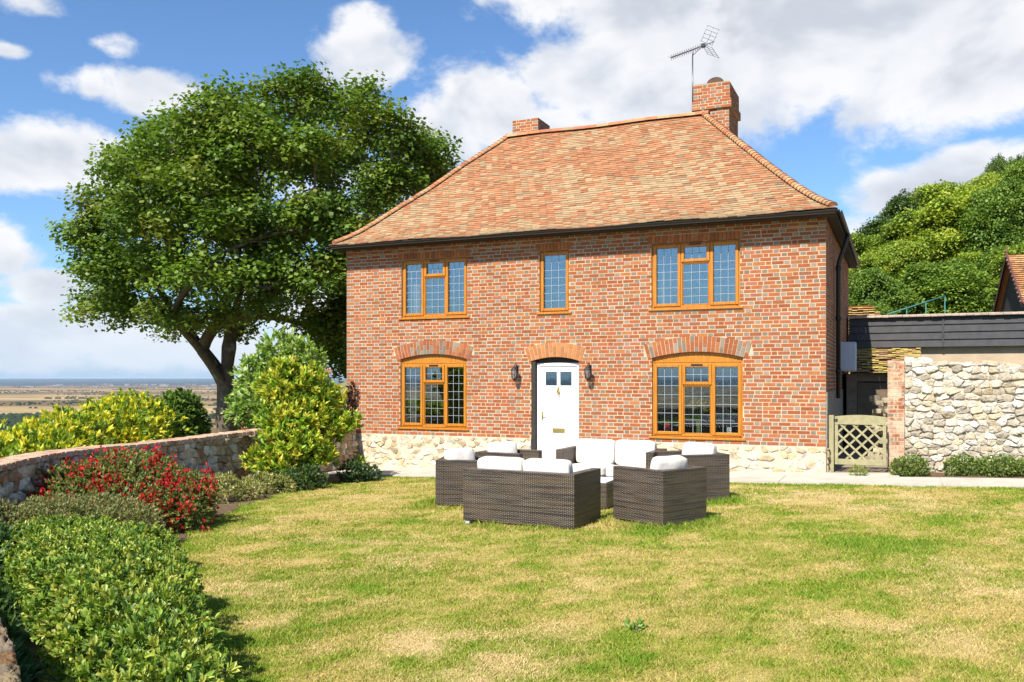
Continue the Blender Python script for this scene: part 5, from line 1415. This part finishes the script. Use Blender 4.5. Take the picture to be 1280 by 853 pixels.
# ------------------------------------------------------------------ trees
def tree_limbs(mb, root, fork, nodes, r0, col):
    """connect crown nodes to the trunk by a nearest-path tree; radii by the pipe rule. returns node list"""
    P = [Vector(root), Vector(fork)]; par = [-1, 0]; cost = [0, (Vector(fork)-Vector(root)).length]
    order = sorted(nodes, key=lambda p: (Vector(p)-Vector(fork)).length)
    for p in order:
        p = Vector(p); best = None
        for i in range(1, len(P)):
            d = (p-P[i]).length; down = max(0, P[i].z-p.z)*.5+max(0, p.z-P[i].z-2.5)*0+(5. if i == 1 and p.x > .4 else 4. if i == 1 and (p.z-P[i].z) < (.95*(p.x-P[i].x) if p.x > P[i].x else .45*(P[i].x-p.x)) else 0)
            c = d*1.35+cost[i]*.62+down
            hd_ = math.hypot(p.x-P[i].x, p.y-P[i].y)
            if i < 3 and hd_ > 1. and p.z-P[i].z < .55*hd_: c += 4.
            if d > .05 and (best is None or c < best[0]): best = (c, i, d)
        par.append(best[1]); cost.append(cost[best[1]]+best[2]); P.append(p)
    wgt = [1.]*len(P)
    for i in range(len(P)-1, 0, -1): wgt[par[i]] += wgt[i]
    rad = [r0*(wv/wgt[1])**.48 for wv in wgt]
    for i in range(2, len(P)):
        a, b = P[par[i]], P[i]; ra = min(rad[par[i]], rad[i]*1.45); L = (b-a).length; pts = []; rs = []
        off = Vector((rnd.uniform(-1, 1), rnd.uniform(-1, 1), rnd.uniform(.0, 1.)))*L*.09
        for k in range(6): t_ = k/5; pts.append(a.lerp(b, t_)+off*math.sin(math.pi*t_)); rs.append(ra+(rad[i]-ra)*t_)
        rs[0] *= 1.05; mb.tube(pts, rs, 8 if rs[0] > .08 else 6, tuple(np.array(col)*rnd.uniform(.85, 1.15)), caps=False)
    return P, par, rad
def crown_leaves(clumps, per, L, cols, flat=.55, size=.55, jit=.2):
    """clumps: (n,3) centres; each gets `per` leaves in a flattened spray"""
    n = len(clumps); cc = palette(n, cols, .14)
    P = np.repeat(clumps, per, 0)+np.clip(rng.normal(0, 1, (n*per, 3)), -1.7, 1.7)*np.array([size, size, size*flat])*.5
    off = P-np.repeat(clumps, per, 0)
    N = norm(np.array([0, 0, .9])+off*.8+rng.normal(0, .45, (n*per, 3)))
    Ls = L*rng.uniform(.65, 1.25, n*per)
    return cards(P, N, Ls, Ls*.85, np.repeat(cc, per, 0)*rng.uniform(1-jit, 1+jit, (n*per, 1)))
# the big tree: crown lobes (metres, relative to the trunk foot)
TB = (-8.55, 26.3); tz = -1.2
PXL = [(370, 136, 52), (300, 148, 50), (440, 148, 40), (225, 190, 55), (175, 222, 44), (142, 268, 40), (140, 335, 44), (122, 392, 28), (150, 385, 34), (190, 350, 56), (180, 285, 56), (260, 250, 62), (330, 205, 58), (405, 205, 46), (480, 182, 42), (528, 198, 34), (545, 215, 24), (478, 240, 40), (400, 282, 50), (320, 300, 60), (255, 352, 56), (330, 370, 52), (405, 345, 46), (440, 300, 40), (438, 385, 30), (220, 395, 34), (290, 405, 30), (395, 405, 28), (500, 235, 36), (425, 400, 26), (418, 438, 22), (428, 466, 16), (405, 420, 18), (270, 190, 45), (116, 300, 22)]
big_l = []
for i, (px_, py_, pr_) in enumerate(PXL):
    X = (px_-640)/1100*26.3-TB[0]; Z = 1.85+(473-py_)/1100*26.3-tz; r = pr_/1100*26.3
    cxn = (px_-315)/260; czn = (py_-270)/200; q = max(0., 1-cxn*cxn-czn*czn); dep = 4.6*math.sqrt(q)
    outs = [0.] if dep < 1.6 else ([-dep*.6, dep*.5] if dep < 3.6 else [-dep*.85, -dep*.1, dep*.8])
    for dy_ in outs:
        s_ = (26.3+dy_)/26.3
        big_l.append((X+(px_-640)/1100*dy_*.9+rnd.uniform(-.25, .25), dy_+rnd.uniform(-.4, .4), Z+(473-py_)/1100*dy_*.9+rnd.uniform(-.2, .2), r*rnd.uniform(.8, 1.02), r*rnd.uniform(.8, 1.02), r*rnd.uniform(.58, .80)))
BT = thing('broad_tree', 'large spreading green tree standing left of the house beyond the garden wall', 'tree', (TB[0], TB[1], tz))
tr = MB(); BK = (.125, .10, .072)
fork = Vector((.05, 0, 2.7)); pts = []; rs = []
for k in range(19):
    t_ = k/18; z = 5.3*t_-.15; pts.append(Vector((.03*math.sin(t_*7)+.35*max(0, t_-.5), .2*max(0, t_-.5), z))); rs.append(.255*(1-.45*max(0, t_-.45)/.55)+.16*math.exp(-t_*13)+.085*math.exp(-((z-1.95)/.28)**2)+.03*math.sin(z*5.1))
tr.tube(pts, rs, 16, BK)
tr.build('trunk', M_BARK, BT)
lm = MB()
inner = [(.17, .1, 4.9), (-.75, .1, 3.9), (-1.5, -.2, 5.0), (.3, .4, 5.6), (1.0, -.3, 4.9), (2.0, .2, 6.0), (-.2, -.8, 6.0), (.4, .9, 6.4), (3.2, .1, 7.0), (-2.6, .3, 6.6), (.8, -.6, 7.6), (-1.0, .5, 7.6), (4.2, .2, 7.8), (-2.2, -1.2, 5.2)]
nodes = inner+[l[:3] for l in big_l]
Pn, par, rad = tree_limbs(lm, (0, 0, 0), fork, nodes, .235, BK)
cl = []
for l in big_l:
    rr_ = (l[3]*l[4]*l[5])**(1/3.); n = int(15*rr_**2)+5
    u = unit(n); u[:, 2] = np.where((u[:, 2] < -.35) & (rng.random(n) < .7), -u[:, 2], u[:, 2]); q = np.array(l[:3])+u*rng.uniform(.6, 1.05, (n, 1))*np.array(l[3:]); k_ = rnd.random() < .13 and -3.2 < l[0] < 3.2; q = q[:len(q)//3] if k_ else q; cl.append(q)
    for p in q[:max(3, n//3)]:
        a = Vector(l[:3]); b = Vector(p); mid = a.lerp(b, .5)+Vector((rnd.uniform(-.12, .12), rnd.uniform(-.12, .12), .08)); lm.tube([a, mid, b], [.028, .018, .008], 5, BK, caps=False)
lm.build('limbs', M_BARK, BT)
cl = np.concatenate(cl)
print('big tree clumps', len(cl), 'lobes', len(big_l))
V, F, c = crown_leaves(cl, 115, .132, [(.12, .20, .026), (.15, .23, .03), (.09, .16, .024), (.155, .22, .03), (.18, .21, .03)], .62, .56)
link('crown', V, F, M_LEAF, BT, c)
# hill trees: four kinds, copied
def kind_tree(name, label, cat, h, r, cols, nl, leaf, per, seed):
    rs = random.Random(seed); T = thing(name, label, cat)
    lb = []
    for i in range(nl):
        a = rs.uniform(0, 6.28); z = rs.uniform(.18, .9); rad_ = (1-((z-.42)/.62)**2)**.5*r*.68*rs.uniform(.3, 1.); s = r*rs.uniform(.24, .40)
        lb.append((rad_*math.cos(a), rad_*math.sin(a), z*h, s, s, s*.85))
    lb.append((0, 0, h*.88, r*.4, r*.4, h*.13))
    m = MB(); m.tube([(0, 0, -1.5), (.05, 0, h*.2), (0, .05, h*.4)], [r*.07, r*.055, r*.045], 8, BK); m.build('trunk', M_BARK, T)
    m = MB(); tree_limbs(m, (0, 0, 0), (0, .05, h*.38), [l[:3] for l in lb], r*.045, BK); m.build('limbs', M_BARK, T)
    P = []
    for l in lb:
        n = int(17*(l[3]/.5)**1.2)+5; u = unit(n); u[:, 2] = np.where((u[:, 2] < -.1) & (rng.random(n) < .6), -u[:, 2], u[:, 2]); P.append(np.array(l[:3])+u*rng.uniform(.5, 1.05, (n, 1))*np.array(l[3:]))
    V, F, c = crown_leaves(np.concatenate(P), per, leaf, cols, .6, r*.15); link('crown', V, F, leaf_mat('hillside leaves', per_tree=True), T, c); return T
HG = 'trees and bushes covering the hillside behind the outbuilding'
YG = [(.21, .285, .03), (.25, .315, .033), (.17, .25, .03), (.28, .33, .045)]
MG = [(.12, .20, .028), (.15, .23, .03), (.095, .165, .025)]
DG = [(.08, .135, .026), (.10, .155, .03), (.065, .11, .024)]
LBL = 'one of the sunlit green bushy trees crowding the hillside at the right'
LBM = 'one of the mid green bushy trees crowding the hillside at the right'
LBD = 'one of the darker green trees on the skyline of the hillside'
kA = kind_tree('hillside_tree', LBL, 'tree', 7, 3.6, YG, 30, .17, 60, 1)
kB = kind_tree('hillside_tree', LBM, 'tree', 7, 3.6, MG, 30, .17, 60, 2)
kC = kind_tree('hillside_tree', LBD, 'tree', 7, 3.4, DG, 28, .17, 55, 3)
for k in (kA, kB, kC): k['group'] = HG
spots = [  # azimuth tangent, distance, top tangent, radius, kind
 (.392, 60, .163, 3.6, kA), (.412, 46, .12, 2.6, kB), (.44, 52, .155, 3.4, kA), (.470, 60, .190, 4.0, kA), (.515, 60, .208, 4.1, kA), (.555, 58, .216, 4.2, kB), (.600, 56, .222, 4.4, kA), (.46, 43, .105, 2.4, kB),
 (.425, 70, .180, 4.0, kC), (.455, 78, .205, 4.3, kC), (.495, 80, .221, 4.4, kA), (.54, 82, .232, 4.4, kA), (.585, 84, .243, 4.6, kB), (.62, 80, .252, 4.8, kA), (.49, 47, .13, 3.0, kB), (.53, 47, .142, 3.2, kA), (.57, 45, .146, 3.0, kB), (.615, 45, .16, 3.4, kA),
 (.548, 98, .247, 3.8, kC), (.575, 100, .249, 3.6, kC), (.602, 104, .256, 3.8, kC), (.66, 60, .23, 4.6, kB), (.70, 75, .25, 5.0, kA), (.66, 92, .262, 5.0, kC), (.74, 55, .22, 5.0, kA), (.36, 66, .15, 3.6, kB), (.33, 70, .14, 3.8, kC), (.30, 74, .12, 4.0, kB), (.405, 54, .135, 3.0, kA), (.41, 36.5, .082, 1.6, kB),
]
used = set()
for tx_, dist, tp, rad_, kd in spots:
    dist *= rnd.uniform(.9, 1.12); rad_ *= rnd.uniform(.72, 1.0); x, y = tx_*dist, dist; zb = float(height(np.array(x), np.array(y))); top = 1.85+(tp-.001)*dist; hh = max(top-zb+.4, 1.75*rad_)
    kk_ = kd.name
    if kk_ in used: o = copy_tree(kd)
    else: o = kd; used.add(kk_)
    o.location = (x, y, top-hh); o.rotation_euler = (0, 0, rnd.uniform(0, 6.28)); s = rad_/3.6; o.scale = (s, s, hh/7.)
# distinct bushes by the cottage
x, y = .535*33.5, 33.5
plant('pale_bush', 'bright pale green bush left of the red roofed cottage', 'bush', (x, y), [(0, 0, 1.0, .8, .8, .9), (.7, .2, .7, .7, .7, .6), (-.5, 0, .6, .6, .6, .5)], 26, 8, .22, .10, [(.26, .34, .10), (.20, .29, .07), (.33, .38, .16)], nstem=10)
x, y = .585*31, 31
plant('purple_tinged_bush', 'grey green bush tinged purple in front of the red roofed cottage', 'bush', (x, y), [(0, 0, .9, 1.0, .8, .9), (-.8, 0, .6, .6, .6, .6), (.9, 0, .7, .7, .7, .7)], 26, 8, .20, .10, [(.15, .18, .10), (.18, .11, .13), (.12, .16, .06)], nstem=10)
# teal handrail climbing the slope
RL = thing('handrail', 'thin teal handrail climbing the grassy slope above the weatherboard', 'railing', (15.6, 37, float(height(np.array(15.6), np.array(37.)))))
m = MB(); a = Vector((15.6, 36.6, 4.5)); b = Vector((18.4, 37.4, 5.35)); lo = RL.location
m.tube([a-lo, b-lo], .03, 6); m.build('rail', M_TEAL, RL)
for k in range(4):
    p = a.lerp(b, k/3); m = MB(); m.tube([p-lo, Vector((p.x, p.y, float(height(np.array(p.x), np.array(p.y)))-.2))-lo], .022, 6); m.build('post', M_TEAL, RL)

# ------------------------------------------------------------------ the plain far below
def blob_mesh(cent, rx, rz):
    base = np.array([(0, 0, 1), (1, 0, .25), (.31, .95, .2), (-.81, .59, .3), (-.81, -.59, .2), (.31, -.95, .3), (.6, .45, .75), (-.25, .7, .7), (-.7, 0, .75), (-.2, -.7, .72), (.6, -.4, .7), (1, 0, -.4), (.31, .95, -.4), (-.81, .59, -.4), (-.81, -.59, -.4), (.31, -.95, -.4)], float)
    tri = np.array([(0, 6, 7), (0, 7, 8), (0, 8, 9), (0, 9, 10), (0, 10, 6), (6, 1, 2), (6, 2, 7), (7, 2, 3), (7, 3, 8), (8, 3, 4), (8, 4, 9), (9, 4, 5), (9, 5, 10), (10, 5, 1), (10, 1, 6), (1, 11, 12), (1, 12, 2), (2, 12, 13), (2, 13, 3), (3, 13, 14), (3, 14, 4), (4, 14, 15), (4, 15, 5), (5, 15, 11), (5, 11, 1)])
    n = len(cent); V = base[None]*(1+rng.uniform(-.18, .18, (n, 16, 3)))*np.stack([rx, rx, rz], -1)[:, None]+cent[:, None]
    F = tri[None]+np.arange(n)[:, None, None]*16; return V.reshape(-1, 3), F.reshape(-1, 3)
pc = []; pr = []
for i in range(190):
    d = 1500*(8.0)**rng.random(); a = R(rng.uniform(-62, -6)); x, y = d*math.sin(a), d*math.cos(a)
    L = rng.uniform(80, 700)*(.6+d/5000); an = rng.normal(0.12, .22) if rng.random() < .72 else rng.uniform(0, 3.14); n = int(L/rng.uniform(9, 26))
    if rng.random() < .25: n = rng.integers(1, 6)
    tt = rng.uniform(-.5, .5, n)*L; px = x+tt*math.cos(an)+rng.normal(0, 4, n); py = y+tt*math.sin(an)+rng.normal(0, 4, n)
    pc.append(np.stack([px, py, height(px, py)+1.5], -1)); pr.append(np.full(n, 1.)*rng.uniform(3.5, 7.5))
pc = np.concatenate(pc); pr = np.concatenate(pr)*rng.uniform(.6, 1.3, len(pc)); ok = pc[:, 2] < -70; pc, pr = pc[ok], pr[ok]
V, F = blob_mesh(pc, pr, pr*.8)
M_HEDGE = mat('hedgerow green', (.028, .045, .018), .95, var=.3, vscale=.05, spec=.05)
o = stuff(link('hedgerows', V, F, M_HEDGE)); o['label'] = 'dark hedgerows and field trees scattered over the far plain'
n = 1500; a = rng.uniform(R(-38), R(-26.3), n); d = rng.uniform(1400, 2500, n); px, py = d*np.sin(a), d*np.cos(a); pz = height(px, py)
k = fbm(px/170., py/170., 3, 3) > .38; px, py, pz = px[k], py[k], pz[k]
V, F = blob_mesh(np.stack([px, py, pz+3], -1), rng.uniform(6, 12, len(px)), rng.uniform(6, 10, len(px)))
o = stuff(link('woodland', V, F, M_HEDGE)); o['label'] = 'dark wood at the foot of the slope, far below on the left'
# far town: pale specks below the horizon
n = 220; a = R(-30)+rng.beta(1.3, 1.3, n)*R(22); d = rng.uniform(8500, 15500, n); px, py = d*np.sin(a), d*np.cos(a); pz = height(px, py); mb = MB()
k = fbm(px/900., py/900., 8, 3) > .46
for x, y, z in zip(px[k], py[k], pz[k]):
    w_, h_ = rng.uniform(12, 45), rng.uniform(7, 15); c = (.24, .23, .22) if rng.random() < .5 else (.15, .11, .10); mb.box((x-w_, y-10, z-3), (x+w_, y+10, z+h_), c)
o = stuff(mb.build('far_town', mat('far roofs', attr=True, rough=.9, var=.1, vscale=.01))); o['label'] = 'pale far-off houses strung below the horizon'
# ------------------------------------------------------------------ air between here and the horizon
hz = MB(); hz.box((-64000, -64000, -110), (64000, 64000, 60))
hm = bpy.data.materials.new('haze air'); hm.use_nodes = True; t = NT(hm.node_tree)
pv_ = t.n('ShaderNodeVolumePrincipled'); pv_.inputs['Color'].default_value = (.60, .75, 1., 1); pv_.inputs['Density'].default_value = 2.2e-5
oo = t.n('ShaderNodeOutputMaterial'); t.nt.links.new(pv_.outputs[0], oo.inputs['Volume'])
o = stuff(hz.build('haze', hm)); o['label'] = 'thin blue haze over the distance'
